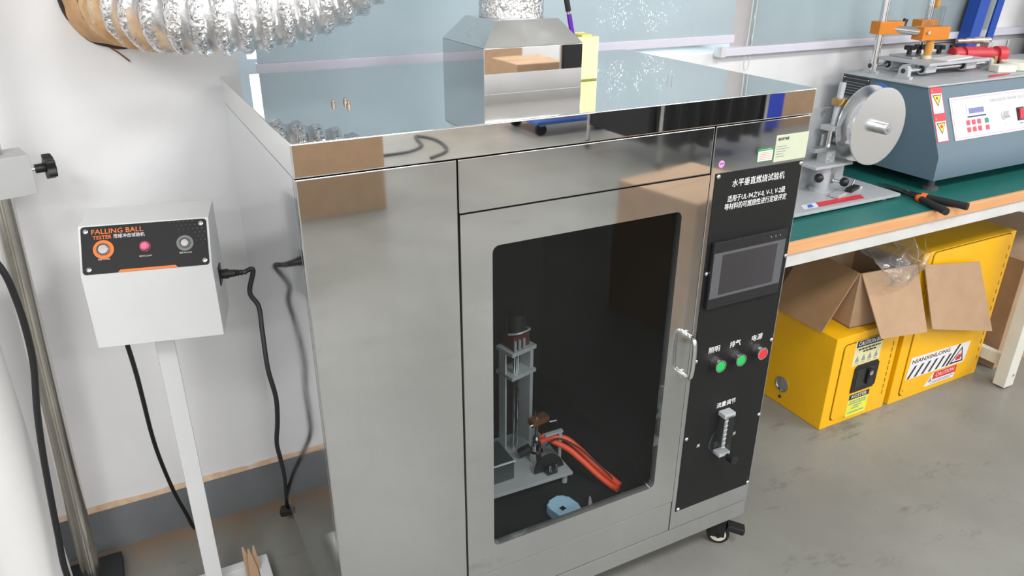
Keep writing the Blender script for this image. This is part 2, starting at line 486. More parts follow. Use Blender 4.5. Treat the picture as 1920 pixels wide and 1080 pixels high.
# ceiling lights (fixtures that carry the lamps)
lamp0 = None
for i, (x, y) in enumerate(LAMPS):
    if lamp0 is None:
        lamp0 = thing('ceiling_light', 'flat white ceiling light panel', 'light', (x, y, CEIL - .06), 'ceiling light panels')
        B().box(x - .63, x + .63, y - .33, y + .33, CEIL - .06, CEIL).done('housing', M_WHITE, lamp0)
    else:
        c = lamp0.copy(); COL.objects.link(c); c.location = (x, y, CEIL - .06)
        for ch in lamp0.children:
            d = ch.copy(); COL.objects.link(d); d.parent = c

# ------------------------------------------------------------------ roller blinds
def blind(x0, x1, y, zb, m, rail, wav, label, seed):
    t = thing('roller_blind', label, 'blind', ((x0 + x1) / 2, y, zb))
    b = B(); nx, nz = 60, 24; z1 = 2.6; g = []
    for j in range(nz + 1):
        z = zb + (z1 - zb) * j / nz
        g.append([b.v((x0 + (x1 - x0) * i / nx, y + wav * noise.noise(Vector((seed + i / nx * 5 + j * .06, z * 1.4, 0))) - wav * .3, z)) for i in range(nx + 1)])
    for j in range(nz):
        for i in range(nx): b.f([g[j][i], g[j][i + 1], g[j + 1][i + 1], g[j + 1][i]])
    b.done('fabric', m, t, recalc=False)
    B().cyl((x0, y + .01, z1 + .02), (x1, y + .01, z1 + .02), .03).done('roller_tube', M_WHITE, t)
    if rail:
        B().box(x0 - .006, x1 + .004, y - .011, y + .009, zb - .004, zb + .025, bev=.003).done('bottom_rail', mat('lilac_white_plastic', 'd9d7e3', .4, 0, .02, 9), t)
    return t
blind(.108, 1.722, .852, 1.364, m_blind('worn_pale_blue_blind_fabric', 'a5b1b6', 'b2bdc1', True), True, .006,
      'pale blue roller blind with a white bottom rail behind the steel cabinet', 3)
bl2 = blind(1.818, 3.2, .860, 1.335, m_blind('pale_green_blue_blind_fabric', '9eabaf', 'abb7ba', False), False, .02,
            'pale green-blue rumpled roller blind above the workbench', 11)
# bead chain of the second blind
b = B(); b.tube([(1.800, .846, 2.6), (1.797, .846, 1.6), (1.790, .846, 1.34), (1.790, .846, 1.275), (1.797, .842, 1.262), (1.806, .842, 1.275), (1.809, .842, 1.34), (1.812, .842, 1.6), (1.814, .842, 2.6)], .0018, 6, 8)
b.done('bead_chain', mat('bead_chain_plastic', 'd8d8d0', .4, 0, 0), bl2)
# trunking rail on the wall below the second blind
t = thing('cable_trunking', 'white plastic trunking rail on the wall under the rumpled blind', 'trunking', (2.5, .85, 1.317))
B().box(1.672, 3.9, .832, YW, 1.317, 1.345, bev=.003).done('cover', mat('lilac_white_plastic', 'd9d7e3', .4, 0, .02, 9), t)
B().box(1.662, 1.684, .829, YW, 1.314, 1.349, bev=.003).done('end_cap', M_WHITE, t)

# ------------------------------------------------------------------ the stainless burning test cabinet
CW, CD, CH = 1.2, .759, 1.3766
cab = thing('burning_test_cabinet', 'large polished stainless steel burning test cabinet with dark glass door', 'test cabinet', (.6, .38, 0))
FACE = frame((0, 0, 0), (1, 0, 0), (0, 0, 1))           # u = x, v = z, h = towards the viewer
LZ, SK, SZ = 1.3172, .124, .1805
# lid: hollow pan
B().box(-.002, CW + .002, -.002, CD + .002, LZ, CH, bev=.003).done('lid', M_MIRROR, cab, 'mirror polished top cover')
# skirt
B().box(.001, CW - .001, .001, CD, SK, SZ - .001, bev=.003).done('base_skirt', M_FRONT, cab)
# side, back and inner walls
B().box(0, .018, .019, CD, SZ, LZ - .002).done('side_panel', M_SIDE, cab)
B().box(CW - .018, CW, .019, CD, SZ, LZ - .002).done('side_panel', M_SIDE, cab)
B().box(.018, CW - .018, CD - .015, CD, SZ, LZ - .002).done('back_panel', M_SIDE, cab)
M_LINER = mat('matt_black_chamber_lining', '141616', .8, 0, .1, 14)
b = B()
b.box(.29, .302, .021, CD - .02, SZ, LZ - .004).box(.908, .92, .021, CD - .02, SZ, LZ - .004)
b.box(.302, .908, CD - .03, CD - .02, SZ, LZ - .004).box(.302, .908, .021, CD - .03, .275, .287).box(.302, .908, .021, CD - .03, 1.25, 1.26)
b.done('chamber', M_LINER, cab, 'matt black inside of the test chamber')
# front panels, each proud with a fine seam
B().box(.0, .2950, 0, .018, SZ + .001, LZ - .0018, bev=.003).done('front_panel', M_FRONT, cab)
B().box(.2972, .9100, 0, .018, 1.2095, LZ - .0018, bev=.003).done('front_panel', M_FRONT, cab)
B().box(.2972, .9100, 0, .018, SZ + .001, .2835, bev=.003).done('front_panel', M_FRONT, cab)
b = B(FACE).box(.9128, CW, SZ + .001, LZ - .0018, -.018, 0, bev=.003)
b.done('control_column', M_FRONT, cab)
# door
door = B(FACE).ring_plate((.2985, .9100, .2855, 1.2075), (.3665, .840, .3615, 1.133, .016), -.018, .001).bevel(.0025, 2, 60).done('door', M_FRONT, cab)
B(FACE).box(.355, .852, .35, 1.145, -.0125, -.0085).done('glass_pane', M_TINT, door, 'dark tinted door glass')
b = B(FACE)
b.tube([(.892, .808, 0), (.892, .808, .022), (.892, .797, .034), (.892, .755, .037), (.892, .709, .034), (.892, .698, .022), (.892, .698, 0)], .0065, 12, 8)
b.done('handle', M_CHROME, door, 'chrome bow handle')
for v in (.808, .698): B(FACE).cyl((.892, v, .0005), (.892, v, .005), .0115, n=20, bev=.001).done('handle_base', M_CHROME, door)
# control panel
cp = B(FACE).box(.926, 1.1945, .2425, 1.2075, -.001, .0018, bev=.0006).done('control_panel', M_PANEL, cab, 'black control panel')
for u in (.9335, 1.189):
    for v in (1.2005, .962, .7215, .485, .250):
        B(FACE).lathe((u, v, .0015), (u, v, 1), [(0, .0058), (.002, .0056), (.0038, .004), (.0045, .0015)], 14).done('screw', M_CHROME, cp)
text('水平垂直燃烧试验机', .0200, FACE, M_PRINT, cp, 1.059, 1.1775, .0025, width=.163, bold=.0001)
text('适用于UL-94之V-0, V-1, V-2级', .0170, FACE, M_PRINT, cp, 1.0595, 1.1415, .0025, width=.181, bold=.0001)
text('等材料的可燃烧性进行定级评定', .0170, FACE, M_PRINT, cp, 1.0605, 1.1225, .0025, width=.195, bold=.0001)
for s_, u in (('照明', .990), ('排气', 1.060), ('电源', 1.134)):
    text(s_, .0190, FACE, M_PRINT, cp, u, .741, .0025, width=.037, bold=.0001)
text('流量调节', .0175, FACE, M_PRINT, cp, 1.0585, .5605, .0025, width=.066, bold=.0001)
text('关', .012, FACE, M_PRINT, cp, .978, .449, .0025)
text('开', .012, FACE, M_PRINT, cp, 1.105, .447, .0025)
# touch screen
ts = B(FACE).box(.937, 1.170, .869, 1.0425, .0015, .0135, bev=.002).done('touch_screen', mat('screen_bezel', '202124', .35, 0, .04, 20), cab, 'dark touch screen')
B(FACE).box(.9395, 1.1675, .897, 1.0155, .013, .0142).done('screen_border', mat('grey_screen_border', '55575a', .4, 0, .02, 20), ts)
B(FACE).box(.966, 1.1415, .9045, 1.0085, .0138, .0147).done('display', mat('dark_display', '39383c', .22, 0, 0), ts)
b = B(FACE)
for u in (1.1165, 1.1315, 1.1465): b.cyl((u, 1.029, .013), (u, 1.029, .0142), .0018, n=8)
b.done('indicator', M_GREYP, ts)
# push buttons
M_BG = mat('green_button', '18b455', .3, 0, 0, emit=.12); M_BR = mat('red_button', 'ee2a30', .3, 0, 0, emit=.15)
for u, v, m_, l_ in ((.998, .702, M_BG, 'green push button under the first caption'), (1.066, .702, M_BG, 'green push button under the middle caption'), (1.140, .7025, M_BR, 'red push button')):
    pb = B(FACE).lathe((u, v, .0015), (u, v, 1), [(0, .0182), (.003, .0184), (.006, .0172), (.018, .0170), (.0225, .0180), (.0245, .0172), (.0245, .0142), (.0215, .0138)], 28).done('push_button', M_CHROME, cab, l_)
    B(FACE).lathe((u, v, .018), (u, v, 1), [(0, .0138), (.006, .0138), (.0075, .0122)], 24).done('button_cap', m_, pb)
# flow meter
fm = B(FACE).box(1.035, 1.069, .416, .541, .002, .030, bev=.003).done('flow_meter', M_CLEAR, cab, 'clear acrylic flow meter')
B(FACE).cyl((1.052, .430, .018), (1.052, .528, .018), .0048, n=12).done('float_tube', M_ALUP, fm)
B(FACE).box(1.033, 1.071, .532, .545, .003, .030, bev=.002).done('end_block', M_ALUP, fm)
B(FACE).box(1.033, 1.071, .408, .419, .003, .030, bev=.002).done('end_block', M_ALUP, fm)
B(FACE).lathe((1.060, .410, .026), (1.060, .410, 1), [(0, .005), (.014, .005), (.014, .0125), (.034, .0118), (.036, .009)], 18).done('valve_knob', M_BLACK, fm, 'black valve knob')
b = B(FACE)
for k in range(7): b.box(1.0365, 1.048, .44 + k * .014, .4412 + k * .014, .030, .0306)
b.done('scale_marks', M_PRINT, fm)
b = B(FACE); b.tube([(1.036, .484, .006), (1.018, .474, .010), (1.008, .452, .012), (1.010, .436, .013), (1.03, .418, .015), (1.05, .410, .018)], .0022, 8, 8)
b.done('pressure_tube', M_CLEAR, fm)
# stickers on the column above the panel
st = B(FACE).box(1.0985, 1.2015, 1.2135, 1.2765, 0, .0006).done('asset_label', mat('pale_green_paper', 'c0c7af', .7, 0, .03, 40), cab, 'pale paper asset label')
text('固定资产标签', .0075, FACE, M_DARKP, st, 1.1215, 1.2665, .0012, width=.034)
lines(FACE, [(1.1035, 1.1085 + .026, 1.2495), (1.1035, 1.144, 1.2435), (1.1035, 1.133, 1.2375), (1.1035, 1.127, 1.2315), (1.1035, 1.13, 1.2255)], M_GREYP, st, .001, th=.0016, seed=4)
st = B(FACE).box(1.0445, 1.0955, 1.2185, 1.2515, 0, .0005).done('inspection_label', M_GREENP, cab, 'small green bordered label')
B(FACE).box(1.0475, 1.0925, 1.2205, 1.2445, .0004, .0008).done('label_field', mat('pale_label_paper', 'dfe4d6', .7, 0, .05, 60), st)
lines(FACE, [(1.053, 1.088, 1.2475)], mat('pale_green_print', '9cc9a8', .6, 0, 0), st, .0009, th=.002, seed=2)
lines(FACE, [(1.050, 1.09, 1.2405), (1.050, 1.09, 1.2365), (1.050, 1.09, 1.2325), (1.050, 1.09, 1.2285), (1.050, 1.09, 1.2245)], mat('pink_print', 'd08c86', .6, 0, 0), st, .0012, th=.0015, seed=9)
b = B(FACE).lathe((.940, 1.2285, 0), (.940, 1.2285, 1), [(0, .0085), (.0006, .0085)], 24)
st = b.done('round_sticker', mat('pink_sticker', 'd992cf', .6, 0, 0), cab, 'small round pink sticker')
lines(FACE, [(.934, .946, 1.2295)], M_DARKP, st, .0012, th=.0016, seed=5)
# casters
def caster(x, y, turn, first=False):
    c = B(Matrix.Translation((x, y, 0)) @ Matrix.Rotation(turn, 4, 'Z'))
    c.box(-.035, .035, -.03, .03, SK - .006, SK, bev=.001)
    c.cyl((0, 0, SK - .02), (0, 0, SK - .006), .024, n=18)
    for s_ in (-1, 1):
        c.box(-.016, .026, s_ * .017 - .0015, s_ * .017 + .0015, .03, SK - .018)
    c.cyl((.008, -.022, .034), (.008, .022, .034), .006, n=12)
    cc = c.done('caster', mat('dark_caster_steel', '2a2c2d', .4, .6, .05, 20), cab)
    M_ = Matrix.Translation((x, y, 0)) @ Matrix.Rotation(turn, 4, 'Z')
    B(M_).lathe((.008, -.013, .034), (.008, 1, .034), [(0, .026), (.001, .033), (.005, .034), (.021, .034), (.025, .033), (.026, .026)], 28).done('tyre', M_RUBBER, cc)
    w = B(M_); w.lathe((.008, -.0145, .034), (.008, 1, .034), [(0, .011), (.001, .024), (.028, .024), (.029, .011)], 24)
    w.done('wheel', mat('cream_wheel_hub', 'cfcbb8', .45, 0, .03, 30), cc)
    p = B(M_ @ Matrix.Translation((.03, 0, .066)) @ Matrix.Rotation(R(12), 4, 'Y')); p.box(0, .055, -.017, .017, -.011, .011, bev=.005)
    p.done('brake_pedal', M_BLACK, cc)
caster(1.150, .055, R(-40)); caster(.06, .06, R(200)); caster(.06, .70, R(160)); caster(1.14, .70, R(20))
# hood on the lid
HX0, HX1, HY0, HY1, HZ = .472, .719, .250, .476, 1.4735
b = B().box(HX0, HX1, HY0, HY1, CH - .001, HZ - .0005, bev=.0012)
hood = b.done('exhaust_hood', M_MIRROR, cab, 'polished exhaust hood with sloping top')
b = B()
lo = [b.v(p) for p in [(HX0, HY0, HZ), (HX1, HY0, HZ), (HX1, HY1, HZ), (HX0, HY1, HZ)]]
hi = [b.v(p) for p in [(.517, .286, 1.525), (.674, .286, 1.525), (.674, .440, 1.525), (.517, .440, 1.525)]]
b.f(lo[::-1]); b.f(hi)
for i in range(4): b.f([lo[i], lo[(i + 1) % 4], hi[(i + 1) % 4], hi[i]])
b.bevel(.0015)
b.done('sloping_top', steel_mat('hood_stainless_steel', (.86, .86, .85, 1), .22, .02, 0), hood)
B().lathe((.5955, .363, 1.524), (.5955, .363, 2), [(0, .073), (.10, .073)], 32).done('spigot', M_ALU, hood)
# studs on the lid: three threaded studs left of the hood, two slim pins right
for x, y in ((.152, .292), (.180, .304), (.176, .266)):
    B().lathe((x, y, CH), (x, y, 3), [(0, .0045), (.0045, .0045), (.005, .0032), (.009, .0032), (.0095, .0024)], 12).done('stud', mat('dull_brass_steel', 'a89a8c', .35, 1, 0), cab)
for x, y in ((.947, .223), (.9565, .2185)):
    B().lathe((x, y, CH), (x, y, 3), [(0, .0013), (.014, .0013)], 8).done('pin', M_CHROME, cab)

# ------------------------------------------------------------------ flexible foil duct from the hood to the hole in the wall
P = [(-.195, .90, 1.556), (-.188, .80, 1.553), (-.155, .70, 1.545), (-.085, .62, 1.540), (.02, .575, 1.539), (.14, .555, 1.555), (.26, .545, 1.60),
     (.36, .54, 1.68), (.40, .54, 1.80), (.40, .53, 1.98), (.43, .49, 2.12), (.50, .42, 2.17), (.565, .375, 2.10), (.593, .364, 1.95), (.5955, .363, 1.75), (.5955, .363, 1.5275)]
C = catmull(P, 40)
D2 = [C[0]]                      # resample evenly
STEP = .0045; acc = 0
for a, b_ in zip(C, C[1:]):
    acc += (b_ - a).length
    if acc >= STEP: D2.append(b_); acc = 0
D2.append(C[-1])
total = sum((b_ - a).length for a, b_ in zip(D2, D2[1:]))
def rib_phase(L, a): return (L / .040 + a / (2 * math.pi)) % 1
def rib_shape(ph):                      # half the pitch a bulging crinkled band, half a flatter groove
    return math.sin(math.pi * min(1, ph / .62)) ** .7 if ph < .62 else 0
RIBS = []
def duct_r(L, a, i):
    end = total - L
    r0 = .0735 + .0085 * min(1, max(0, (end - .08) / .25))
    k = rib_shape(rib_phase(L, a)) * min(1, max(0, (end - .15) / .15))
    q2 = Vector((math.cos(a) * 4.5, math.sin(a) * 4.5, L * 60))
    RIBS.append((max(k, 1 - min(1, max(0, (end - .15) / .15))), min(1, L / 1.0), 0, 1))
    return r0 + .0105 * k + (.0006 + .0022 * k) * (noise.noise(q2) + .6 * noise.noise(q2 * 2.3))
b = B().tube(D2, 0, n=56, sub=0, rf=duct_r)
lay = b.bm.verts.layers.float_color.new('rib')
for v_, c_ in zip(b.bm.verts, RIBS): v_[lay] = c_
duct = b.done('foil_duct', M_FOIL, org=(.5955, .363, 1.5275), label='crinkled aluminium foil duct running from the hood into the wall', cat='duct', ang=75, wn=False)
# foam collar and dark hole rim in the wall (part of the duct's pass-through)
b = B(); ring = []
for i in range(49):
    a = 2 * math.pi * i / 48; r = .112 + .007 * noise.noise(Vector((math.cos(a) * 2, math.sin(a) * 2, 4)))
    ring.append((-.195 + r * math.cos(a), YW - .004, 1.556 + r * math.sin(a)))
b.tube(ring, .006, 8, sub=0, caps=False)
b.done('hole_rim', mat('dark_rubber_rim', '3c302a', .7, 0, .2, 30), duct, 'dark rim around the wall hole')
b = B(); pts = []
for i in range(40):
    a = 2 * math.pi * i / 40; r = .098 + .008 * noise.noise(Vector((math.cos(a) * 2.5, math.sin(a) * 2.5, 9)))
    pts.append((r * math.cos(a), r * math.sin(a)))
M_ = frame((-.195, YW, 1.556), (1, 0, 0), (0, 0, 1))
b.m = M_
lo = [b.v((p[0] * 1.16, p[1] * 1.16, .001)) for p in pts]; mid = [b.v((p[0] * 1.04, p[1] * 1.04, .045)) for p in pts]; hi = [b.v((p[0] * .80, p[1] * .80, .10)) for p in pts]
for A, C_ in ((lo, mid), (mid, hi)):
    for i in range(40): b.f([A[i], A[(i + 1) % 40], C_[(i + 1) % 40], C_[i]])
b.done('foam_collar', mat('aged_tan_sealing_foam', 'd3a77a', .85, 0, .22, 18, .4), duct, 'tan aged sealing foam where the duct enters the wall', ang=80)
B().tube([(-.225, .868, 1.445), (-.205, .862, 1.428), (-.188, .866, 1.41)], .0022, 6).done('loose_wire', mat('rusty_wire', '8a5a3c', .7, .3, .1, 30), duct)

# ------------------------------------------------------------------ yellow holder and purple pen on the lid
t = thing('paper_holder', 'pale yellow upright paper holder on the polished lid', 'holder', (.78, .35, CH))
b = B(); HY = .318
b.box(.750, .8075, HY, HY + .004, CH + .003, CH + .1005, bev=.0012).box(.750, .754, HY + .003, HY + .066, CH + .003, CH + .1005, bev=.0012)
b.box(.8035, .8075, HY + .003, HY + .066, CH + .003, CH + .1005, bev=.0012).box(.750, .8075, HY + .063, HY + .067, CH + .003, CH + .104, bev=.0012)
b.done('sleeve', mat('pale_yellow_paper', 'f3edac', .75, 0, .04, 25), t)
B().box(.752, .806, HY + .002, HY + .065, CH, CH + .006).done('base', mat('dull_green_card', '8a8a3a', .8, 0, .1, 30), t, 'dull green base')
B().box(.772, .802, HY + .020, HY + .058, CH + .006, CH + .103, bev=.003).done('note_pad', mat('yellow_note_paper', 'ece283', .8, 0, .04, 60), t)
t = thing('pen', 'purple pen with a black grip leaning out of the yellow paper holder', 'pen', (.765, .345, CH + .05))
pa = Vector((.768, .345, CH + .03)); pb_ = Vector((.722, .342, 1.585)); dd = (pb_ - pa).normalized(); LL = (pb_ - pa).length
B().cyl(pa, pa + dd * .125, .0058, n=16, bev=.001).done('barrel', mat('metallic_purple', '6a2bb0', .28, .5, 0), t)
B().cyl(pa + dd * .125, pa + dd * .131, .0062, n=16).done('collar', M_CHROME, t)
B().cyl(pa + dd * .131, pa + dd * .165, .0066, n=16, bev=.001).done('grip', M_BLACK, t)
B().lathe(pa + dd * .165, pb_, [(0, .0045), (.012, .0035), (.026, .001)], 12).done('tip', M_CHROME, t)

# ------------------------------------------------------------------ inside the chamber
ZF = .287
M_DULL = mat('dull_grey_metal', 'b9bcbd', .4, .25, .06, 30)
t = thing('burner_stage', 'aluminium gas burner stage behind the dark glass door', 'burner', (.6, .3, ZF))
pm = Matrix.Translation((.45, .195, 0)) @ Matrix.Rotation(R(-2), 4, 'Z')
b = B(pm).box(-.12, .255, 0, .235, .32, .330, bev=.001)
b.done('base_plate', M_DULL, t)
for x, y in ((.34, .21), (.69, .205), (.36, .41), (.70, .40)):
    B().cyl((x, y, ZF), (x, y, .321), .008, n=10).done('foot', M_DULL, t)
B().box(.345, .545, .235, .335, .33, .392, bev=.002).done('drive_cover', mat('dark_grey_enamel', '3b3d3f', .4, 0, .05, 20), t, 'dark grey drive cover')
b = B()
b.cyl((.38, .232, .392), (.546, .232, .392), .003, n=8)
b.done('cover_edge_highlight', M_DULL, t)  # pale rod added as the highlight along the cover's top edge
tm = Matrix.Translation((.633, .345, .33)) @ Matrix.Rotation(R(14), 4, 'Z')
B(tm).box(-.045, .045, 0, .07, .318, .330, bev=.001).done('top_plate', M_DULL, t)
B(tm).box(-.045, .045, 0, .07, .243, .254, bev=.001).done('guide_plate', M_DULL, t)
B(tm).box(.033, .045, .012, .058, 0, .318, bev=.001).done('upright', M_DULL, t)
B(tm).box(-.045, -.039, .03, .058, 0, .318, bev=.001).done('upright', M_DULL, t)
for u, v in ((-.022, .018), (.006, .034)):
    B(tm).cyl((u, v, 0), (u, v, .318), .0045, n=10).done('guide_rod', M_CHROME, t)
B(tm).cyl((-.012, .02, .254), (-.012, .02, .30), .003, n=8).done('lead_screw', M_CHROME, t)
b = B(tm)
b.box(-.03, .03, .012, .062, .33, .372, bev=.003)
mo = b.done('motor', mat('motor_dark_red', '5a2a26', .5, 0, .1, 20), t, 'dark motor on top of the frame')
B(tm).cyl((0, .037, .372), (0, .037, .43), .026, n=20, bev=.002).done('motor_can', M_BLACK, mo)
b = B(tm)
for k in range(3): b.cyl((-.03 + .016 * k, .006, .332), (-.03 + .016 * k, .006, .362), .0045, n=8)
b.done('cable_loops', M_GREYP, mo)
b = B(tm); b.tube([(-.034, .03, .376), (-.02, .004, .384), (.02, .004, .384), (.034, .03, .376)], .003, 8)
b.done('motor_band', M_DULL, mo)
# burner
bx, by = .640, .283
b = B()
b.lathe((bx, by, .332), (bx, by, 1), [(0, .020), (.028, .020), (.032, .014), (.062, .014), (.075, .009), (.085, .0055), (.165, .0055)], 18)
b.done('burner_tube', M_CHROME, t)
B(Matrix.Translation((bx, by, .462)) @ Matrix.Rotation(R(10), 4, 'Z')).box(-.022, .036, -.014, .014, -.009, .009, bev=.002).done('clamp', mat('bronze_clamp', '8a5a3c', .4, .6, .1, 30), t, 'bronze coloured clamp')
b = B(); b.cyl((bx + .03, by - .02, .462), (bx + .048, by - .028, .466), .003, n=8); b.cyl((bx - .03, by - .012, .460), (bx - .016, by - .012, .461), .004, n=8)
b.done('clamp_screw', M_CHROME, t)
# half disc scale in front of the burner
b = B(Matrix.Translation((.648, .222, .333)) @ Matrix.Rotation(R(78), 4, 'X'))
b.prism([(.046 * math.cos(R(a)), .046 * math.sin(R(a))) for a in range(0, 181, 12)], -.003, .003)
b.done('angle_scale', M_BLACK, t, 'black half disc angle scale')
B().box(.632, .664, .200, .222, .330, .352, bev=.002).done('pivot_block', M_BLACK, t)
for k in (0, 1): B().cyl((.638 + .018 * k, .198, .345), (.638 + .018 * k, .198, .366), .0035, n=8).done('pivot_pin', M_CHROME, t)
B().cyl((.700, .252, .33), (.700, .252, .428), .005, n=10).done('side_post', M_DULL, t)
B().box(.650, .706, .247, .258, .424, .431).done('post_bar', M_DULL, t)
B().cyl((.60, .31, .345), (.63, .30, .362), .014, n=14).done('swivel_knob', M_BLACK, t)
M_HOSE = mat('orange_gas_hose', 'f0502a', .45, 0, .04, 30, emit=0)
h1 = B().tube([(bx + .012, by - .006, .392), (.68, .266, .404), (.715, .246, .400), (.745, .215, .372), (.772, .172, .338), (.795, .118, .318), (.802, .095, .312)], .0085, 10, 8)
h1.done('gas_hose', M_HOSE, label='orange gas hose, the upper of two, arching down from the burner', cat='hose', group='orange gas hoses in the chamber')
h2 = B().tube([(bx + .022, by + .006, .400), (.69, .256, .388), (.716, .228, .374), (.74, .192, .350), (.765, .150, .322), (.784, .112, .3055), (.792, .09, .3045)], .0085, 10, 8)
h2.done('gas_hose', M_HOSE, label='orange gas hose, the lower of two, sagging in front of its twin', cat='hose', group='orange gas hoses in the chamber')
b = B(); b.tube([(.660, .262, .384), (.69, .247, .407), (.73, .213, .390), (.76, .170, .360), (.786, .124, .330), (.803, .085, .292), (.80, .07, .2895)], .0024, 6, 8)
b.done('thin_wire', M_RUBBER, label='thin black wire running along the orange hoses', cat='wire')
t = thing('pale_blue_case', 'small pale blue plastic case on the chamber floor', 'case', (.626, .085, ZF))
B(Matrix.Translation((.620, .092, ZF)) @ Matrix.Rotation(R(14), 4, 'Z')).prism([(.036 * math.copysign(abs(math.cos(a)) ** .5, math.cos(a)), .042 * math.copysign(abs(math.sin(a)) ** .5, math.sin(a))) for a in [2 * math.pi * i / 32 for i in range(32)]], 0, .026, bev=.006).done('shell', mat('pale_blue_plastic', '9fc0d6', .4, 0, .03, 20), t)
B(Matrix.Translation((.612, .086, ZF + .026)) @ Matrix.Rotation(R(14), 4, 'Z')).box(-.007, .007, -.007, .007, -.001, .0008, bev=.0003).done('square_port', M_BLACK, t)
B(Matrix.Translation((.700, .088, ZF)) @ Matrix.Rotation(R(-30), 4, 'Z')).prism([(-.008, -.03), (.01, -.03), (.004, .03), (0, .034)], 0, .004).done('test_strip', M_DULL, label='small pale pointed strip beside the pale blue case', cat='strip')

# ------------------------------------------------------------------ falling ball control pedestal
t = thing('control_pedestal', 'white ball drop control box on a slim white post', 'control pedestal', (-.24, .50, 0))
BX0, BX1, BY0, BY1 = -.40, -.092, .20, .586
for x0, x1, y0, y1 in ((BX0, BX1, BY1 - .032, BY1), (BX0, BX1, BY0, BY0 + .032), (BX0, BX0 + .032, BY0 + .032, BY1 - .032), (BX1 - .032, BX1, BY0 + .032, BY1 - .032)):
    B().box(x0, x1, y0, y1, .008, .040, bev=.003).done('base_bar', M_WHITE, t)
for x in (BX0 + .016, BX1 - .016):
    for y in (BY0 + .016, BY1 - .016): B().cyl((x, y, 0), (x, y, .009), .012, n=12).done('foot', M_RUBBER, t)
B().box(-.2625, -.2205, .512, .554, .03, .90, bev=.003).done('post', M_WHITE, t)
CM = Matrix.Translation((-.246, .432, .862)) @ Matrix.Rotation(R(-13), 4, 'Z')
HWID = .1305
prof = [(0, 0), (.165, 0), (.165, .268), (.060, .262), (0, .170)]
b = B(CM @ frame((-HWID, 0, 0), (0, 1, 0), (0, 0, 1)))
b.prism(prof, 0, 2 * HWID).bevel(.003)
cb = b.done('control_box', M_WHITE, t)
SL = CM @ frame((0, 0, .170), (1, 0, 0), (0, .060, .092))
SLEN = math.hypot(.060, .092)
b = B(SL); r = .007; w_ = .126; y0_, y1_ = .003, SLEN - .003; pts = []
for cx, cy, a0 in ((w_ - r, y1_ - r, 0), (-w_ + r, y1_ - r, 90), (-w_ + r, y0_ + r, 180), (w_ - r, y0_ + r, 270)):
    pts += [(cx + r * math.cos(R(a0 + q)), cy + r * math.sin(R(a0 + q))) for q in range(0, 91, 18)]
b.prism(pts, 0, .0016)
fp = b.done('front_panel', M_PANEL, t, 'black printed front panel')
PH = y1_ - y0_
def pu(f): return -w_ + 2 * w_ * f
def pv(f): return y1_ - PH * f
text('FALLING BALL', .0150, SL, M_ORANGEP, fp, pu(.285), pv(.125), .0022, width=.102, bold=.0001)
text('TESTER', .0112, SL, M_ORANGEP, fp, pu(.165), pv(.245), .0022, width=.037, bold=.0001)
text('落球冲击试验机', .0098, SL, M_PRINT, fp, pu(.375), pv(.243), .0022, width=.062, bold=.00007)
text('电源 POWER', .0042, SL, M_PRINT, fp, pu(.17), pv(.705), .0022)
text('指示灯 LIGHT', .0042, SL, M_PRINT, fp, pu(.495), pv(.705), .0022)
text('落球 FALLING', .0042, SL, M_PRINT, fp, pu(.815), pv(.705), .0022)
b = B(SL).prism([(pu(.27), y0_), (pu(.745), y0_), (pu(.725), y0_ + .0055), (pu(.29), y0_ + .0055)], .0014, .0022); b.done('orange_strip', M_ORANGEP, fp)
b = B(SL)
for i in range(9):
    for j in range(8):
        u_, v_ = .665 + .037 * i + (.0185 if j % 2 else 0), .03 + .085 * j
        if u_ < .985 and v_ < (u_ - .66) * 1.9 and not (.73 < u_ < .90 and .28 < v_ < .66) and not (u_ > .92 and v_ < .14):
            b.cyl((pu(u_), pv(v_), .0014), (pu(u_), pv(v_), .0021), .0008 + .0013 * max(0, (u_ - .66) * 2.2 - v_ * .9), n=8)
b.done('dot_pattern', mat('grey_dot_print', '4f5557', .6, 0, 0), fp)
for u_, v_ in ((.04, .10), (.955, .10), (.05, .90), (.965, .90)):
    B(SL).lathe((pu(u_), pv(v_), .0014), SL.to_3x3().inverted() @ Vector((0, 0, 0)) + Vector((pu(u_), pv(v_), 1)), [(0, .0052), (.002, .005), (.0036, .002)], 14).done('screw', M_CHROME, fp)
M_BSTEEL = mat('button_steel', '8f8d8c', .42, .85, .05, 60)
def knob_btn(u_, ring_m, ring_r, cap_m, cap_r, lab, high=.006):
    z = Vector((pu(u_), pv(.50), 0))
    k = B(SL).lathe(z + Vector((0, 0, .0014)), z + Vector((0, 0, 1)), [(0, ring_r), (.0016, ring_r), (.0022, ring_r - .001)], 28).done('push_button', ring_m, t, lab)
    B(SL).lathe(z + Vector((0, 0, .0025)), z + Vector((0, 0, 1)), [(0, cap_r + .003), (high - .001, cap_r + .0024), (high, cap_r + .001), (high - .0015, cap_r)], 28).done('bezel', M_BSTEEL, k)
    B(SL).lathe(z + Vector((0, 0, .003)), z + Vector((0, 0, 1)), [(0, cap_r - .0004), (high - .0006, cap_r - .0004), (high + .0004, cap_r * .8)], 24).done('cap', cap_m, k)
knob_btn(.17, M_ORANGEP, .0205, M_BSTEEL, .0105, 'steel push button in an orange ring')
knob_btn(.495, mat('dark_red_lens', 'a01c3c', .3, 0, 0, emit=.5), .0115, mat('lit_red_lamp', 'ff2a55', .3, 0, 0, emit=2.2), .0075, 'lit red indicator lamp', .007)
knob_btn(.815, mat('grey_ring_print', '6f7674', .5, 0, 0), .0175, M_BSTEEL, .0085, 'steel push button in a grey ring')
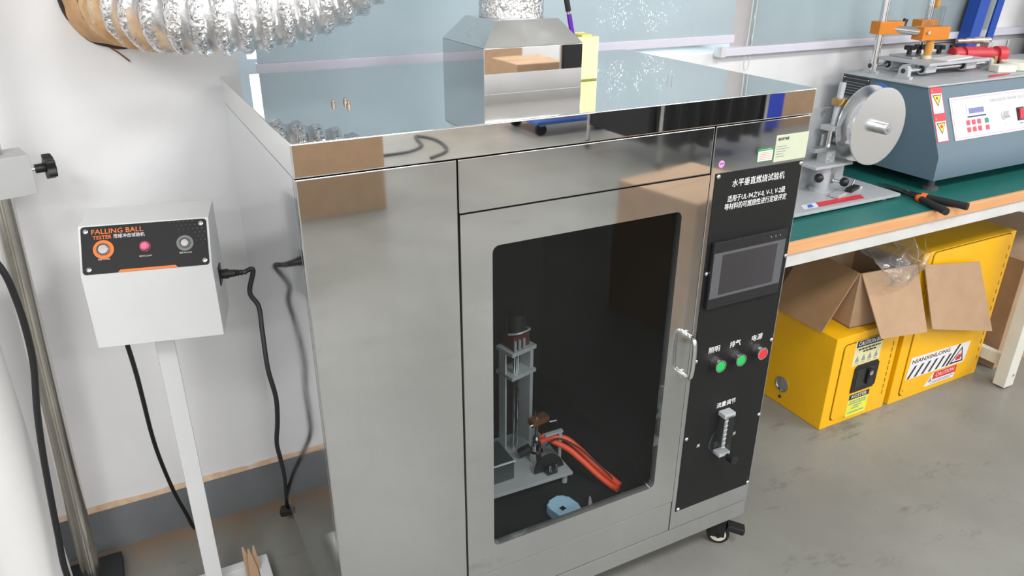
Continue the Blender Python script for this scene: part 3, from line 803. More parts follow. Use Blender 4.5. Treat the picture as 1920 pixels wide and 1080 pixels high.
# socket and plug on the right side
sk = B(CM).box(HWID - .001, HWID + .003, .070, .105, .090, .135, bev=.001).done('power_socket', M_BLACK, t)
cd = thing('power_cord', 'black power cord plugged into the right side of the control box', 'cord', (0, .75, 0))
pl0 = CM @ Vector((HWID + .003, .088, .112)); ax = (CM.to_3x3() @ Vector((1, 0, 0))).normalized()
B().lathe(pl0, pl0 + ax, [(0, .011), (.014, .012), (.020, .009), (.032, .0085), (.033, .0065), (.038, .0085), (.040, .006), (.046, .0075), (.048, .0055), (.056, .006)], 12).done('plug', M_BLACK, cd)
q = pl0 + ax * .05
B().tube([q, q + Vector((.022, .004, .0)), (-.045, .44, .937), (-.034, .41, .91), (-.038, .38, .863), (-.042, .35, .78), (-.035, .34, .704), (-.038, .35, .632), (-.042, .39, .545), (-.030, .46, .444), (-.014, .56, .316), (-.002, .67, .163), (.002, .745, .042), (.004, .765, .008), (.03, .775, .007), (.055, .79, .006), (.10, .82, .006)], .0058, 8, 8).done('cable', M_RUBBER, cd)
b = B(); 
b.tube([(-.324, .515, .87), (-.32, .53, .818), (-.317, .56, .729), (-.317, .60, .63), (-.318, .66, .496), (-.314, .72, .367), (-.30, .78, .206), (-.28, .82, .077), (-.268, .832, .012), (-.245, .82, .006), (-.22, .78, .006)], .0055, 8, 8)
b.done('signal_cable', M_RUBBER, label='black cable hanging from under the control box behind the white post', cat='cable')
# cardboard splinter standing in the base frame
b = B()
for k, (dx, ang) in enumerate(((0, 0), (.004, 6), (-.004, -5))):
    b.m = Matrix.Translation((-.142 + dx, .515 + .008 * k, .004)) @ Matrix.Rotation(R(ang), 4, 'Y') @ Matrix.Rotation(R(-14), 4, 'X')
    V = [(-.010, 0, 0), (.018, 0, 0), (.014, 0, .05), (.002, 0, .112), (-.002, 0, .115), (-.008, 0, .06)]
    A = [b.v(p) for p in V]; C_ = [b.v((p[0], .003, p[2])) for p in V]
    b.f(A); b.f(C_[::-1])
    for i in range(6): b.f([A[i], C_[i], C_[(i + 1) % 6], A[(i + 1) % 6]])
b.done('cardboard_scrap', M_CARD, label='torn brown cardboard scrap standing in the white base frame', cat='cardboard')

# ------------------------------------------------------------------ falling ball drop tower at the left edge
t = thing('drop_tower', 'ball drop tower with ribbed metal column and grey clamp block', 'drop tower', (-.55, .72, 0))
b = B(Matrix.Translation((-.549, .722, 0)) @ Matrix.Rotation(R(2.0), 4, 'Y'))
prof2 = []
for i in range(48):
    a = 2 * math.pi * i / 48
    prof2.append(((.0245 - (.004 if i % 12 in (0, 1) else 0)) * math.cos(a), (.0245 - (.004 if i % 12 in (0, 1) else 0)) * math.sin(a)))
b.prism(prof2, .03, 1.9)
b.done('column', M_ALUFRAME, t)
B().box(-.62, -.47, .66, .80, 0, .035, bev=.004).done('base_plate', mat('dark_base_steel', '2b2d2e', .5, .2, .08, 15), t)
CL = Matrix.Translation((-.517, .715, 1.203)) @ Matrix.Rotation(R(14), 4, 'Z')
ck = B(CL).box(-.14, .078, -.045, .045, -.045, .045, bev=.002).done('clamp_block', mat('grey_clamp_enamel', 'b4b6b6', .45, 0, .03, 12), t, 'grey clamp block')
b = B(CL); b.cyl((.078, -.004, .002), (.094, -.004, .002), .0045, n=10); b.done('knob_screw', M_CHROME, ck)
b = B(CL); b.cyl((.090, -.004, .002), (.112, -.004, .002), .0105, n=14)
M_ = CL @ frame((.110, -.004, .002), (0, 1, 0), (0, 0, 1)); 
b.m = M_; b.prism([((.0255 + .0045 * math.cos(5 * 2 * math.pi * i / 40)) * math.cos(2 * math.pi * i / 40), (.0255 + .0045 * math.cos(5 * 2 * math.pi * i / 40)) * math.sin(2 * math.pi * i / 40)) for i in range(40)], 0, .019, bev=.003)
b.done('star_knob', M_BLACK, ck, 'black star knob')
b = B(); b.tube([(-.66, .64, 1.215), (-.57, .655, 1.224), (-.535, .655, 1.212), (-.545, .655, 1.178), (-.60, .65, 1.13), (-.68, .64, 1.09)], .013, 12, 8)
b.done('rubber_arm', mat('dark_grey_rubber', '5a5c5e', .5, 0, .05, 20), t, 'dark grey bent rubber arm')
b = B().lathe((-.655, .575, .02), (-.655, .575, 2), [(0, .088), (1.02, .088), (1.03, .086), (1.03, .080), (.6, .080)], 48)
t2 = thing('drop_tube', 'wide white plastic drop tube standing in front of the ribbed column', 'tube', (-.655, .575, 0))
b.done('tube', mat('white_pvc', 'dddddc', .45, 0, .02, 6), t2)
B().box(-.76, -.55, .47, .645, 0, .022, bev=.003).done('foot_plate', mat('white_foot_plate', 'd9dadb', .45, 0, .02, 6), t2)
b = B(); b.tube([(-.62, .60, 1.24), (-.56, .55, 1.13), (-.519, .54, 1.054), (-.508, .54, .978), (-.506, .535, .889), (-.511, .53, .812), (-.527, .52, .71), (-.539, .51, .603), (-.548, .50, .49), (-.555, .49, .388), (-.561, .48, .273), (-.55, .48, .12), (-.52, .50, .012), (-.47, .54, .008)], .0072, 8, 8)
b.done('sensor_cable', M_RUBBER, label='black cable hanging in front of the white drop tube', cat='cable')

# ------------------------------------------------------------------ workbench
BT = .885
t = thing('workbench', 'long workbench with green mat top and orange edge band', 'workbench', (2.6, .52, 0))
B().box(1.25, 4.2, .206, .862, BT - .035, BT, bev=.002).done('mat_top', M_MAT, t)
b = B().box(1.25, 4.2, .190, .207, BT - .036, BT + .001, bev=.005); b.done('edge_band', M_EDGE, t, 'worn orange edge band')
b = B().box(1.26, 4.18, .200, .230, BT - .080, BT - .036, bev=.002); b.done('apron', M_BENCH, t)
b = B().box(1.26, 4.18, .82, .85, BT - .080, BT - .036); b.done('apron', M_BENCH, t)
for x in (1.27, 2.806, 4.12):
    for y in (.176, .80):
        B().box(x, x + .062, y, y + .05, .006, BT - .04, bev=.003).done('leg', M_BENCH if x != 2.806 else mat('cream_bench_leg', 'd2d2c8', .5, 0, .04, 9), t)
        B().cyl((x + .031, y + .025, 0), (x + .031, y + .025, .008), .022, n=12).done('foot_pad', M_BLACK, t)
for x in (1.275, 2.82, 4.13): B().box(x + (.018 if x > 2.5 else 0), x + .048, .226, .80, .075, .125, bev=.002).done('side_rail', mat('cream_bench_leg', 'd2d2c8', .5, 0, .04, 9), t)
B(frame((2.845, .1757, .06), (1, 0, 0), (0, 0, 1))).lathe((0, 0, 0), (0, 0, 1), [(0, .006), (.003, .005)], 10).done('bolt', M_CHROME, t)

# ------------------------------------------------------------------ blue-grey abrasion tester on the bench
MX0, MX1 = 2.223, 3.35
am = thing('abrasion_tester', 'blue-grey abrasion test machine with a white keypad panel', 'test machine', (2.75, .56, BT))
b = B(frame((MX0, 0, 0), (0, 1, 0), (0, 0, 1)))
b.prism([(.321, .932), (.768, .932), (.768, 1.236), (.419, 1.236), (.321, 1.015)], 0, MX1 - MX0).bevel(.003)
b.done('body', M_BLUEGREY, am)
B().box(MX0 - .008, MX1 + .008, .412, .776, 1.235, 1.2415, bev=.0015).done('top_plate', M_ALUP, am, 'pale metal top plate')
for x in (MX0 + .06, MX1 - .06):
    for y in (.365, .75):
        B().lathe((x, y, BT), (x, y, 2), [(0, .026), (.010, .026), (.014, .012), (.05, .012)], 18).done('foot', mat('foot_rubber', '55585a', .6, .3, .05, 20), am)
SLP = frame((MX0, .321, 1.015), (1, 0, 0), (0, .098, .222))
pn = B(SLP).box(.097, .80, .046, .196, 0, .003, bev=.0008).done('keypad_panel', mat('white_panel_film', 'd2d5da', .5, 0, .015, 20), am, 'white control panel')
b = B(SLP); b.box(.103, .794, .0525, .0540, .0028, .0034).box(.103, .794, .188, .1895, .0028, .0034).box(.103, .1045, .054, .188, .0028, .0034).box(.7925, .794, .054, .188, .0028, .0034)
b.done('red_border', mat('pale_red_print', 'd98a92', .6, 0, 0), pn)
B(SLP).box(.178, .286, .130, .164, .0028, .0048, bev=.001).done('display_bezel', M_WHITE, pn)
B(SLP).box(.189, .273, .133, .1515, .0046, .0052).done('display', mat('blue_lcd', '6c74a8', .3, 0, 0), pn)
B(SLP).box(.180, .284, .1195, .1245, .0028, .0036).done('dark_bar', mat('dark_blue_print', '343f58', .5, 0, 0), pn)
for i in range(3):
    for v in (.1025, .0775): B(SLP).box(.169 + .0305 * i, .1885 + .0305 * i, v - .0085, v + .0085, .0028, .0046, bev=.0012).done('key', mat('red_key', 'd8485a', .5, 0, 0), pn)
B(SLP).box(.273, .293, .0935, .1105, .0028, .0046, bev=.0012).done('key', mat('green_key', '2c8a68', .5, 0, 0), pn, 'green key')
B(SLP).box(.273, .293, .0685, .0855, .0028, .0046, bev=.0012).done('key', mat('red_key', 'd8485a', .5, 0, 0), pn)
B(SLP).lathe((.388, .111, .0028), (.388, .111, 1), [(0, .018), (.003, .018), (.004, .013), (.020, .011), (.022, .009)], 22).done('dial', mat('white_dial', 'd6d8da', .4, 0, 0), pn)
text('0', .006, SLP, M_GREYP, pn, .388, .079, .0034)
rs = B(SLP).box(.462, .502, .083, .131, .0028, .008, bev=.002).done('rocker_switch', M_BLACK, pn, 'red rocker switch')
B(SLP @ Matrix.Translation((.482, .107, .008)) @ Matrix.Rotation(R(9), 4, 'X')).box(-.014, .014, -.019, .019, -.003, .005, bev=.001).done('rocker', mat('red_rocker', 'd4263a', .3, 0, 0, emit=.1), rs)
text('POWER', .0065, SLP, M_GREYP, pn, .482, .0725, .0034)
text('ABRASION WEAR TEST MACHINE', .0155, SLP, mat('pale_grey_print', 'a9adb4', .6, 0, 0), pn, .315, .1685, .0034, align='LEFT', width=.30)
# two warning labels
for v0, v1, dot in ((.146, .241, False), (.050, .1455, True)):
    w = B(SLP).box(.006, .067, v0, v1, 0, .0008).done('warning_label', mat('label_red', 'cc3140', .5, 0, .02, 30), am)
    B(SLP).box(.0095, .0635, v0 + .003, v1 - .024, .0006, .0012).done('label_field', M_WHITE, w)
    vt = v1 - .029
    B(SLP).prism([(.0135, vt), (.0595, vt), (.0365, vt - .040)], .001, .0016).done('triangle_border', M_DARKP, w)
    B(SLP).prism([(.0185, vt - .003), (.0545, vt - .003), (.0365, vt - .034)], .0014, .002).done('triangle', mat('warning_yellow', 'e2d33a', .5, 0, 0), w)
    if dot: B(SLP).cyl((.0365, vt - .013, .0018), (.0365, vt - .013, .0024), .0065, n=14).done('symbol', M_REDP, w)
    else: B(SLP).prism([(.031, vt - .007), (.037, vt - .007), (.042, vt - .026), (.038, vt - .015), (.032, vt - .015)], .0018, .0024).done('symbol', M_DARKP, w)
    B(SLP).prism([(.011, v1 - .018), (.022, v1 - .018), (.0165, v1 - .007)], .0006, .0012).done('small_triangle', mat('label_orange', 'e8862c', .5, 0, 0), w)
    lines(SLP, [(.014, .058, v0 + .014), (.014, .058, v0 + .010)], mat('pale_blue_print', 'b9c4dc', .6, 0, 0), w, .0016, th=.0016, seed=3)
# maker's plate on the left end, blue round disc edge
MXF = frame((MX0, .80, 0), (0, -1, 0), (0, 0, 1))     # u from the wall towards the viewer, v = z
np_ = B(MXF).box(.034, .152, 1.157, 1.230, 0, .002, bev=.0006).done('rating_plate', mat('dark_rating_plate', '2e3032', .4, .2, .04, 30), am, 'dark rating plate')
lines(MXF, [(.046, .14, 1.222), (.046, .135, 1.208), (.046, .14, 1.198), (.046, .12, 1.188), (.046, .138, 1.178), (.046, .11, 1.168)], M_GREYP, np_, .0028, th=.0022, seed=8)
for u in (.040, .146):
    for v in (1.164, 1.223): B(MXF).lathe((u, v, .0018), (u, v, 1), [(0, .003), (.0015, .002)], 10).done('rivet', M_CHROME, np_)
# carriage on top
ZT = 1.2415
sp_ = B().box(2.354, 2.70, .520, .735, 1.282, 1.292, bev=.0012).done('carriage_plate', M_ALUP, am)
B().box(2.40, 2.58, .625, .725, 1.292, 1.299, bev=.001).done('clamp_strip', M_ALU, sp_)
B(Matrix.Translation((2.56, .565, 1.2945)) @ Matrix.Rotation(R(8), 4, 'Z')).box(-.10, .085, -.022, .035, -.002, .0025).done('test_cloth', mat('white_test_cloth', 'dcdcda', .8, 0, .04, 40), sp_)
for y in (.560, .700):
    for x0 in (2.27, 2.745):
        b = B(frame((x0 + .012, y, ZT), (0, 1, 0), (0, 0, 1)))
        b.prism([(-.030, 0), (.030, 0), (.030, .007), (.020, .009), (.018, .036), (.010, .044), (-.010, .044), (-.018, .036), (-.020, .009), (-.030, .007)], -.009, .009)
        s_ = b.done('rail_support', M_ALUP, am)
        B().cyl((x0 + .0025, y, ZT + .026), (x0 + .0015 - .0005, y, ZT + .026), .0085, n=14).done('support_hole', M_DARKP, s_)
    B().cyl((2.275, y, ZT + .026), (2.765, y, ZT + .026), .0075, n=14).done('rail_rod', M_CHROME, am)
    for x0 in (2.370, 2.60):
        bl_ = B().cyl((x0, y, ZT + .026), (x0 + .06, y, ZT + .026), .0185, n=20).box(x0 + .002, x0 + .058, y - .019, y + .019, ZT + .014, ZT + .041).done('bearing_block', M_ALUP, am)
        B().cyl((x0 - .0008, y, ZT + .026), (x0 + .004, y, ZT + .026), .0135, n=18).done('bearing_seal', M_BLACK, bl_)
def thumb(x, y, z, s=1):
    b = B(Matrix.Translation((x, y, z))); b.cyl((0, 0, 0), (0, 0, .018), .009 * s, n=12)
    b.prism([((.017 + .003 * math.cos(6 * 2 * math.pi * i / 36)) * math.cos(2 * math.pi * i / 36) * s, (.017 + .003 * math.cos(6 * 2 * math.pi * i / 36)) * math.sin(2 * math.pi * i / 36) * s) for i in range(36)], .016, .032, bev=.002)
    return b.done('thumb_knob', M_BLACK, am)
thumb(2.465, .690, 1.299); thumb(2.520, .690, 1.299); thumb(2.640, .690, 1.292); thumb(2.682, .655, 1.292)
# posts, orange clamps, cross tube, cylinder
M_OR = mat('orange_anodised_clamp', 'd98426', .42, .15, .04, 20)
PX, PY = 2.285, .693
p2x, p2y = 2.566, .715
B().cyl((PX, PY, ZT), (PX, PY, 1.80), .0135, n=20).done('post', M_CHROME, am)
B().cyl((p2x, p2y, ZT), (p2x, p2y, 1.80), .0125, n=20).done('post', M_CHROME, am)
B(Matrix.Translation((PX + .02, PY - .008, 1.402)) @ Matrix.Rotation(R(-12), 4, 'Z')).box(-.052, .052, -.025, .025, -.022, .022, bev=.002).done('post_clamp', M_OR, am, 'orange post clamp')
B(Matrix.Translation((p2x - .018, p2y - .012, 1.402)) @ Matrix.Rotation(R(-12), 4, 'Z')).box(-.045, .030, -.025, .025, -.018, .018, bev=.002).done('post_clamp', M_OR, am, 'orange post clamp')
B().cyl((PX + .03, PY - .02, 1.400), (2.405, .625, 1.388), .0145, n=18).done('cross_tube', M_CHROME, am)
B().cyl((PX + .075, PY - .03, 1.404), (PX + .085, PY - .03, 1.430), .009, n=12).done('clamp_knob', M_BLACK, am)
hb = B(Matrix.Translation((2.462, .615, 1.386)) @ Matrix.Rotation(R(-8), 4, 'Z')).box(-.066, .060, -.026, .026, -.026, .020, bev=.002).done('head_block', M_OR, am, 'large orange head block')
B().cyl((2.412, .596, 1.388), (2.412, .588, 1.388), .006, n=10).done('screw', M_CHROME, hb)
B().cyl((2.470, .622, 1.404), (2.470, .622, 1.475), .030, n=24).done('glass_cylinder', M_CLEAR, am, 'clear glass cylinder')
B().cyl((2.470, .622, 1.468), (2.470, .622, 1.80), .0085, n=12).done('plunger', mat('amber_rod', 'd3963a', .35, 0, .04, 20), am)
B().cyl((2.462, .612, 1.305), (2.462, .612, 1.361), .0135, n=14).done('spindle', mat('amber_rod', 'd3963a', .35, 0, .04, 20), am)
B().lathe((2.462, .612, 1.2925), (2.462, .612, 2), [(0, .017), (.006, .017), (.008, .013), (.014, .013), (.016, .009)], 18).done('wear_head', mat('cream_wear_head', 'dcd4c4', .5, 0, .04, 20), am)
# red cylinder, fittings and felt blocks on the top plate
rc = thing('red_cylinder', 'red painted cylinder with pale fittings lying behind the felt blocks', 'cylinder', (2.80, .62, ZT))
ca, cb_ = Vector((2.66, .650, 1.292)), Vector((2.90, .585, 1.287)); cdv = (cb_ - ca).normalized()
B().lathe(ca, cb_, [(0, .024), (.004, .028), (.035, .028), (.037, .022), (.05, .022), (.05, .029), (.17, .029), (.172, .021), (.198, .021), (.20, .031), (.235, .031), (.24, .028)], 26).done('barrel', mat('red_enamel', 'c8343f', .45, 0, .05, 20), rc)
for q_ in (.07, .20): B(Matrix.Translation(ca + cdv * q_)).box(-.012, .012, -.02, .02, ZT - (ca + cdv * q_).z, -.02).done('saddle', mat('dark_saddle', '5a5048', .5, .3, .1, 20), rc)
fa = Vector((2.69, .66, 1.338)); fbv = Vector((1, -.25, .015)).normalized()
B().lathe(fa, fa + fbv, [(0, .008), (.02, .010), (.03, .007), (.05, .012), (.07, .009), (.08, .013), (.12, .013), (.13, .009), (.15, .011), (.155, .006)], 14).done('fitting', mat('pale_brass', 'c9bfae', .35, .8, .05, 20), rc)
B().box(2.80, 2.83, .60, .635, 1.306, 1.334, bev=.002).done('valve_body', M_ALU, rc)
B().tube([fa, fa + Vector((-.12, .01, -.004)), fa + Vector((-.26, .03, -.012))], .002, 6).done('air_line', M_RUBBER, rc)
M_FELT = mat('white_felt', 'e4e3d6', .9, 0, .04, 40, .2)
B(Matrix.Translation((2.760, .500, ZT)) @ Matrix.Rotation(R(-14), 4, 'Z')).box(-.042, .042, -.024, .024, 0, .026, bev=.004).done('felt_block', M_FELT, label='smaller white felt block beside the red cylinder', cat='felt block', group='white felt blocks')
B(Matrix.Translation((2.872, .515, ZT)) @ Matrix.Rotation(R(8), 4, 'Z')).lathe((0, 0, 0), (0, 0, 1), [(0, .056), (.003, .060), (.026, .060), (.03, .056)], 28).done('felt_block', mat('greenish_felt', 'e0e4d2', .9, 0, .04, 40, .2), label='larger round greenish white felt disc beside the red cylinder', cat='felt block', group='white felt blocks')
B().box(2.775, 2.795, .548, .562, ZT, ZT + .05, bev=.002).done('wood_peg', mat('brown_wood_peg', 'a87e4e', .7, 0, .1, 30), label='small brown wooden peg behind the white felt block', cat='peg')
b = B(frame((2.60, .445, ZT), (1, .05, 0), (0, 1, 0)))
b.prism([(-.03, -.012), (.10, -.010), (.145, .004), (.12, .016), (.02, .014)], 0, .0012).done('red_decal', M_REDP, am)
B().cyl((2.955, .62, ZT), (2.955, .62, 1.335), .005, n=10).done('upright_pin', M_ALU, am)

# rumpled cloth-covered equipment and the blue channel at the far right
b = B(); 
nx, nz = 40, 30
def blob(u, v):
    a = 2 * math.pi * u; z = BT + .001 + v * .78
    r = 1 - .35 * v ** 3 + .05 * noise.noise(Vector((math.cos(a) * 2, math.sin(a) * 2, v * 3)))
    return (3.62 + .24 * r * math.copysign(abs(math.cos(a)) ** .6, math.cos(a)), .66 + .17 * r * math.copysign(abs(math.sin(a)) ** .6, math.sin(a)), z)
g = [[b.v(blob(i / nx, j / nz)) for i in range(nx)] for j in range(nz + 1)]
for j in range(nz):
    for i in range(nx): b.f([g[j][i], g[j][(i + 1) % nx], g[j + 1][(i + 1) % nx], g[j + 1][i]])
b.f(g[0][::-1]); b.f(g[-1])
b.done('covered_equipment', mat('black_dust_cover', '2a292b', .85, 0, .12, 8), label='tall equipment under a black cover behind the red cylinder', cat='cover')
t = thing('blue_channel', 'royal blue steel channel upright beside the black covered equipment', 'steel channel', (3.0, .79, BT))
CHM = Matrix.Translation((2.93, .806, BT)) @ Matrix.Rotation(R(7), 4, 'Y')
MB_ = mat('royal_blue_enamel', '1c4aa8', .4, 0, .05, 9)
B(CHM).box(-.032, .032, -.027, -.019, .006, 1.15, bev=.001).done('flange', MB_, t)
B(CHM).box(-.032, -.025, -.019, .024, .006, 1.15).done('web', MB_, t)
B(CHM @ Matrix.Translation((.105, 0, 0))).box(-.022, .022, -.027, -.019, .006, 1.15, bev=.001).done('flange', MB_, t)
B(CHM).box(-.025, .09, .016, .024, .006, 1.15).done('back_plate', mat('dark_channel_inside', '2c3238', .6, 0, .05, 9), t)
B(CHM).box(-.06, .15, -.027, .040, 0.0, .008).done('base_plate', MB_, t)

# ------------------------------------------------------------------ tape peel rig with the big reel
t = thing('peel_rig', 'aluminium peel test rig with a large disc reel of white tape', 'test rig', (1.8, .48, BT))
PZ = .905
B().box(1.50, 2.083, .334, .640, PZ - .010, PZ, bev=.0012).done('base_plate', M_ALUP, t)
for x in (1.55, 2.03):
    for y in (.36, .61): B().cyl((x, y, BT), (x, y, PZ - .009), .012, n=14).done('foot', M_ALU, t)
st = B().poly([(1.650, .355, PZ + .0006), (1.925, .352, PZ + .0006), (1.945, .386, PZ + .0006), (1.672, .392, PZ + .0006)]).done('base_sticker', mat('pale_sticker', 'd8dce6', .5, 0, .05, 30), t)
B().poly([(1.715, .354, PZ + .0012), (1.925, .352, PZ + .0012), (1.945, .386, PZ + .0012), (1.74, .390, PZ + .0012)]).done('red_field', M_REDP, st)
B(frame((0, 0, PZ), (1, 0, 0), (0, 1, 0))).prism([(1.675, .362), (1.700, .362), (1.712, .384), (1.695, .384)], .0008, .0014).done('blue_mark', mat('blue_mark', '3d68c0', .5, 0, 0), st)
# tall back plate with a hole
BK = frame((1.80, .545, PZ), (1, 0, 0), (0, 0, 1))
b = B(BK).ring_plate((-.055, .108, 0, .270), (.060, .084, .238, .262, .0118), 0, .010); b.done('back_plate', M_ALUP, t)
B(BK).lathe((.072, .250, -.001), (.072, .250, -1), [(0, .009), (.004, .009)], 14).done('bushing', M_ALU, t)
# lower column with its levers and table
cx, cy = 1.868, .487
B().lathe((cx, cy, PZ), (cx, cy, 2), [(0, .040), (.008, .040), (.010, .027), (.092, .027)], 24).done('column', M_ALUP, t)
B().box(cx - .10, cx + .075, cy - .05, cy + .045, .998, 1.007, bev=.001).done('table_plate', M_ALUP, t)
for dx, dy, dz in ((-.050, -.03, .04), (.030, -.045, .018)):
    hk = B().cyl((cx + dx * .5, cy + dy * .5, PZ + .02 + dz), (cx + dx * 1.2, cy + dy * 1.2, PZ + .02 + dz), .0045, n=10).done('lever', M_CHROME, t)
    B().sphere((cx + dx * 1.3, cy + dy * 1.3, PZ + .02 + dz), .0155, 16).done('lever_ball', M_BLACK, hk)
B().box(cx + .005, cx + .021, cy - .030, cy - .024, PZ + .03, PZ + .09).done('slot_cover', M_ALU, t)
B(Matrix.Translation((1.90, .415, PZ)) @ Matrix.Rotation(R(14), 4, 'Z')).box(-.07, .10, -.016, .016, .001, .013, bev=.002).done('slide_bar', M_ALUP, t)
B(Matrix.Translation((1.925, .405, PZ + .012)) @ Matrix.Rotation(R(18), 4, 'Z')).box(-.034, .034, -.012, .012, 0, .014, bev=.003).done('toggle_clamp', M_BLACK, t)
B().cyl((1.955, .438, PZ + .012), (1.985, .45, PZ + .030), .004, n=10).done('clamp_arm', M_CHROME, t)
# upper spindle, brackets and clamps
B().box(cx - .026, cx + .016, cy - .022, cy + .018, 1.007, 1.050, bev=.001).done('spindle_block', M_ALUP, t)
B(Matrix.Translation((cx - .004, cy - .002, 1.050)) @ Matrix.Rotation(R(3), 4, 'Y')).cyl((0, 0, 0), (0, 0, .078), .0095, n=16).done('lower_spindle', M_CHROME, t)
B().box(cx - .095, cx + .010, cy - .03, cy + .0, 1.050, 1.064, bev=.001).done('side_arm', M_ALU, t)
B().box(cx - .028, cx + .052, cy - .025, cy + .022, 1.114, 1.130, bev=.001).done('cross_arm', M_ALUP, t)
B(Matrix.Translation((cx + .002, cy - .004, 1.130)) @ Matrix.Rotation(R(4), 4, 'Y')).cyl((0, 0, 0), (0, 0, .138), .0105, n=16).done('upper_spindle', M_ALUP, t)
cl_ = B(Matrix.Translation((cx + .010, cy - .005, 1.206))).box(-.023, .023, -.015, .015, -.012, .012, bev=.003).done('brass_clamp', mat('brass_clamp', 'a88a58', .38, .7, .05, 20), t, 'brass coloured clamp')
B().lathe((cx + .032, cy - .005, 1.206), (cx + 1, cy - .005, 1.206), [(0, .005), (.006, .012), (.02, .011)], 14).done('clamp_knob', M_BLACK, cl_)
b = B()
b.bm.free()
for z in (1.030, 1.018): B().cyl((cx - .016 + (z - 1.018), cy - .022, z), (cx - .016 + (z - 1.018), cy - .027, z), .0045, n=10).done('bolt', M_CHROME, t)
B().cyl((cx + .035, cy - .02, 1.070), (cx + .035, cy + .02, 1.070), .013, n=18).done('guide_roller', M_ALU, t)
B().cyl((cx + .048, cy - .022, 1.055), (cx + .048, cy + .018, 1.055), .010, n=18).done('guide_roller', M_CHROME, t)
B().box(cx - .01, cx + .05, cy + .018, cy + .026, 1.04, 1.095).done('roller_bracket', M_ALUP, t)
# reel with its two discs, hub, tape
RX, RY, RZ = 1.985, .400, 1.128
RR = .1265
def disc(y, name):
    d = B().lathe((RX, y, RZ), (RX, y + 1, RZ), [(0, RR - .004), (.0005, RR), (.0035, RR), (.004, RR - .004)], 64).done(name, mat('turned_aluminium', '8d8f93', .33, 1, .06, 50), t)
    b = B(); b.lathe((RX, y - .0008, RZ), (RX, y + 1, RZ), [(0, RR - .0005), (0.0001, RR + .0012), (.0056, RR + .0012), (.0057, RR - .0005)], 64).done('disc_rim', mat('bright_disc_rim', 'e2e2e2', .22, 1, 0), d)
    return d
disc(RY, 'front_disc'); disc(RY + .055, 'back_disc')
B().lathe((RX, RY + .004, RZ), (RX, RY + 1, RZ), [(0, .085), (.051, .085)], 48).done('tape_roll', mat('white_tape', 'e6e7ea', .5, 0, .02, 40), t, 'roll of white tape between the discs')
B().lathe((RX, RY + .0005, RZ), (RX, RY - 1, RZ), [(0, .019), (.002, .019), (.037, .0185), (.039, .0165), (.0395, .006), (.043, .005)], 28).done('hub', M_ALU, t)
B().cyl((RX, RY, RZ), (RX, .53, RZ), .012, n=14).done('axle', M_ALU, t)
b = B(frame((RX - .01, .53, PZ), (1, 0, 0), (0, 0, 1)))
b.prism([(-.060, 0), (.035, 0), (.028, .25), (-.022, .25)], -.0, .010).done('reel_bracket', M_ALUP, t)
b = B(); ty0, ty1 = RY + .012, RY + .042
Pt = [(RX - .075, RZ + .045), (RX - .10, RZ + .0), (cx + .03, 1.086), (cx + .022, 1.075)]
A = [b.v((p[0], ty0, p[1])) for p in Pt]; C_ = [b.v((p[0], ty1, p[1])) for p in Pt]
A2 = [b.v((p[0] + .0012, ty0, p[1] + .001)) for p in Pt]; C2 = [b.v((p[0] + .0012, ty1, p[1] + .001)) for p in Pt]
for i in range(3): b.f([A[i], A[i + 1], C_[i + 1], C_[i]]); b.f([A2[i], C2[i], C2[i + 1], A2[i + 1]]); b.f([A[i], A2[i], A2[i + 1], A[i + 1]]); b.f([C_[i], C_[i + 1], C2[i + 1], C2[i]])
b.done('tape_end', mat('white_tape', 'e6e7ea', .5, 0, .02, 40), t)
# blue label roll on the end wall of the machine: round blue tag behind the reel
B(MXF).lathe((.203, 1.180, 0), (.203, 1.180, 1), [(0, .045), (.004, .045), (.005, .043)], 48).done('blue_disc', mat('blue_disc', '3f77c4', .45, 0, .03, 20), am, 'blue round disc on the end of the machine')
t = thing('wipe_packet', 'small crumpled blue and white packet behind the peel rig column', 'packet', (1.93, .625, BT))
b = B(); 
g = [[b.v((1.862 + .10 * i / 8, .655 + .055 * j / 6, PZ - .02 + .016 * (1 - (2 * i / 8 - 1) ** 4) * (1 - (2 * j / 6 - 1) ** 4) + .004 * noise.noise(Vector((i * .8, j * .8, 1))))) for i in range(9)] for j in range(7)]
for j in range(6):
    for i in range(8): b.f([g[j][i], g[j][i + 1], g[j + 1][i + 1], g[j + 1][i]])
b.done('packet', mat('pale_blue_packet', 'a9c4e0', .4, 0, .3, 40), t, recalc=False)

# ------------------------------------------------------------------ pruning-style shears on the mat
t = thing('shears', 'black handled shears with orange collars lying open on the mat', 'shears', (2.14, .30, BT))
def arm(p0, p1, p2, p3, z):
    p0, p1, p2, p3 = [Vector((*p, z)) for p in (p0, p1, p2, p3)]
    d = (p2 - p1).normalized()
    g_ = B().tube([p1 + d * .022, p1.lerp(p2, .5), p2], lambda q: .0105 + .002 * q, 12, 6).done('handle', mat('black_grip_foam', '1d1d1f', .75, 0, .1, 40), t)
    B().cyl(p1 + d * .006, p1 + d * .024, .0125, n=16, bev=.002).done('collar', mat('orange_collar', 'f06a1e', .45, 0, .03, 20), t, 'orange collar')
    B().tube([p3, p0, p1 + d * .01], lambda q: .004 + .004 * q, 8, 6).done('shank', mat('dark_tool_steel', '3b3b3d', .35, .8, .05, 20), t)
arm((2.140, .335), (2.137, .300), (2.172, .150), (2.158, .362), BT + .0135)
arm((2.118, .335), (2.117, .296), (2.062, .150), (2.138, .362), BT + .0130)
b = B(frame((2.145, .362, BT + .008), (0, 1, 0), (-1, 0, 0))); b.prism([(-.02, -.014), (.03, -.012), (.112, -.002), (.112, .002), (.03, .010), (-.02, .012)], 0, .004).done('blade', mat('tool_steel_blade', '8a8580', .3, .9, .1, 20), t)
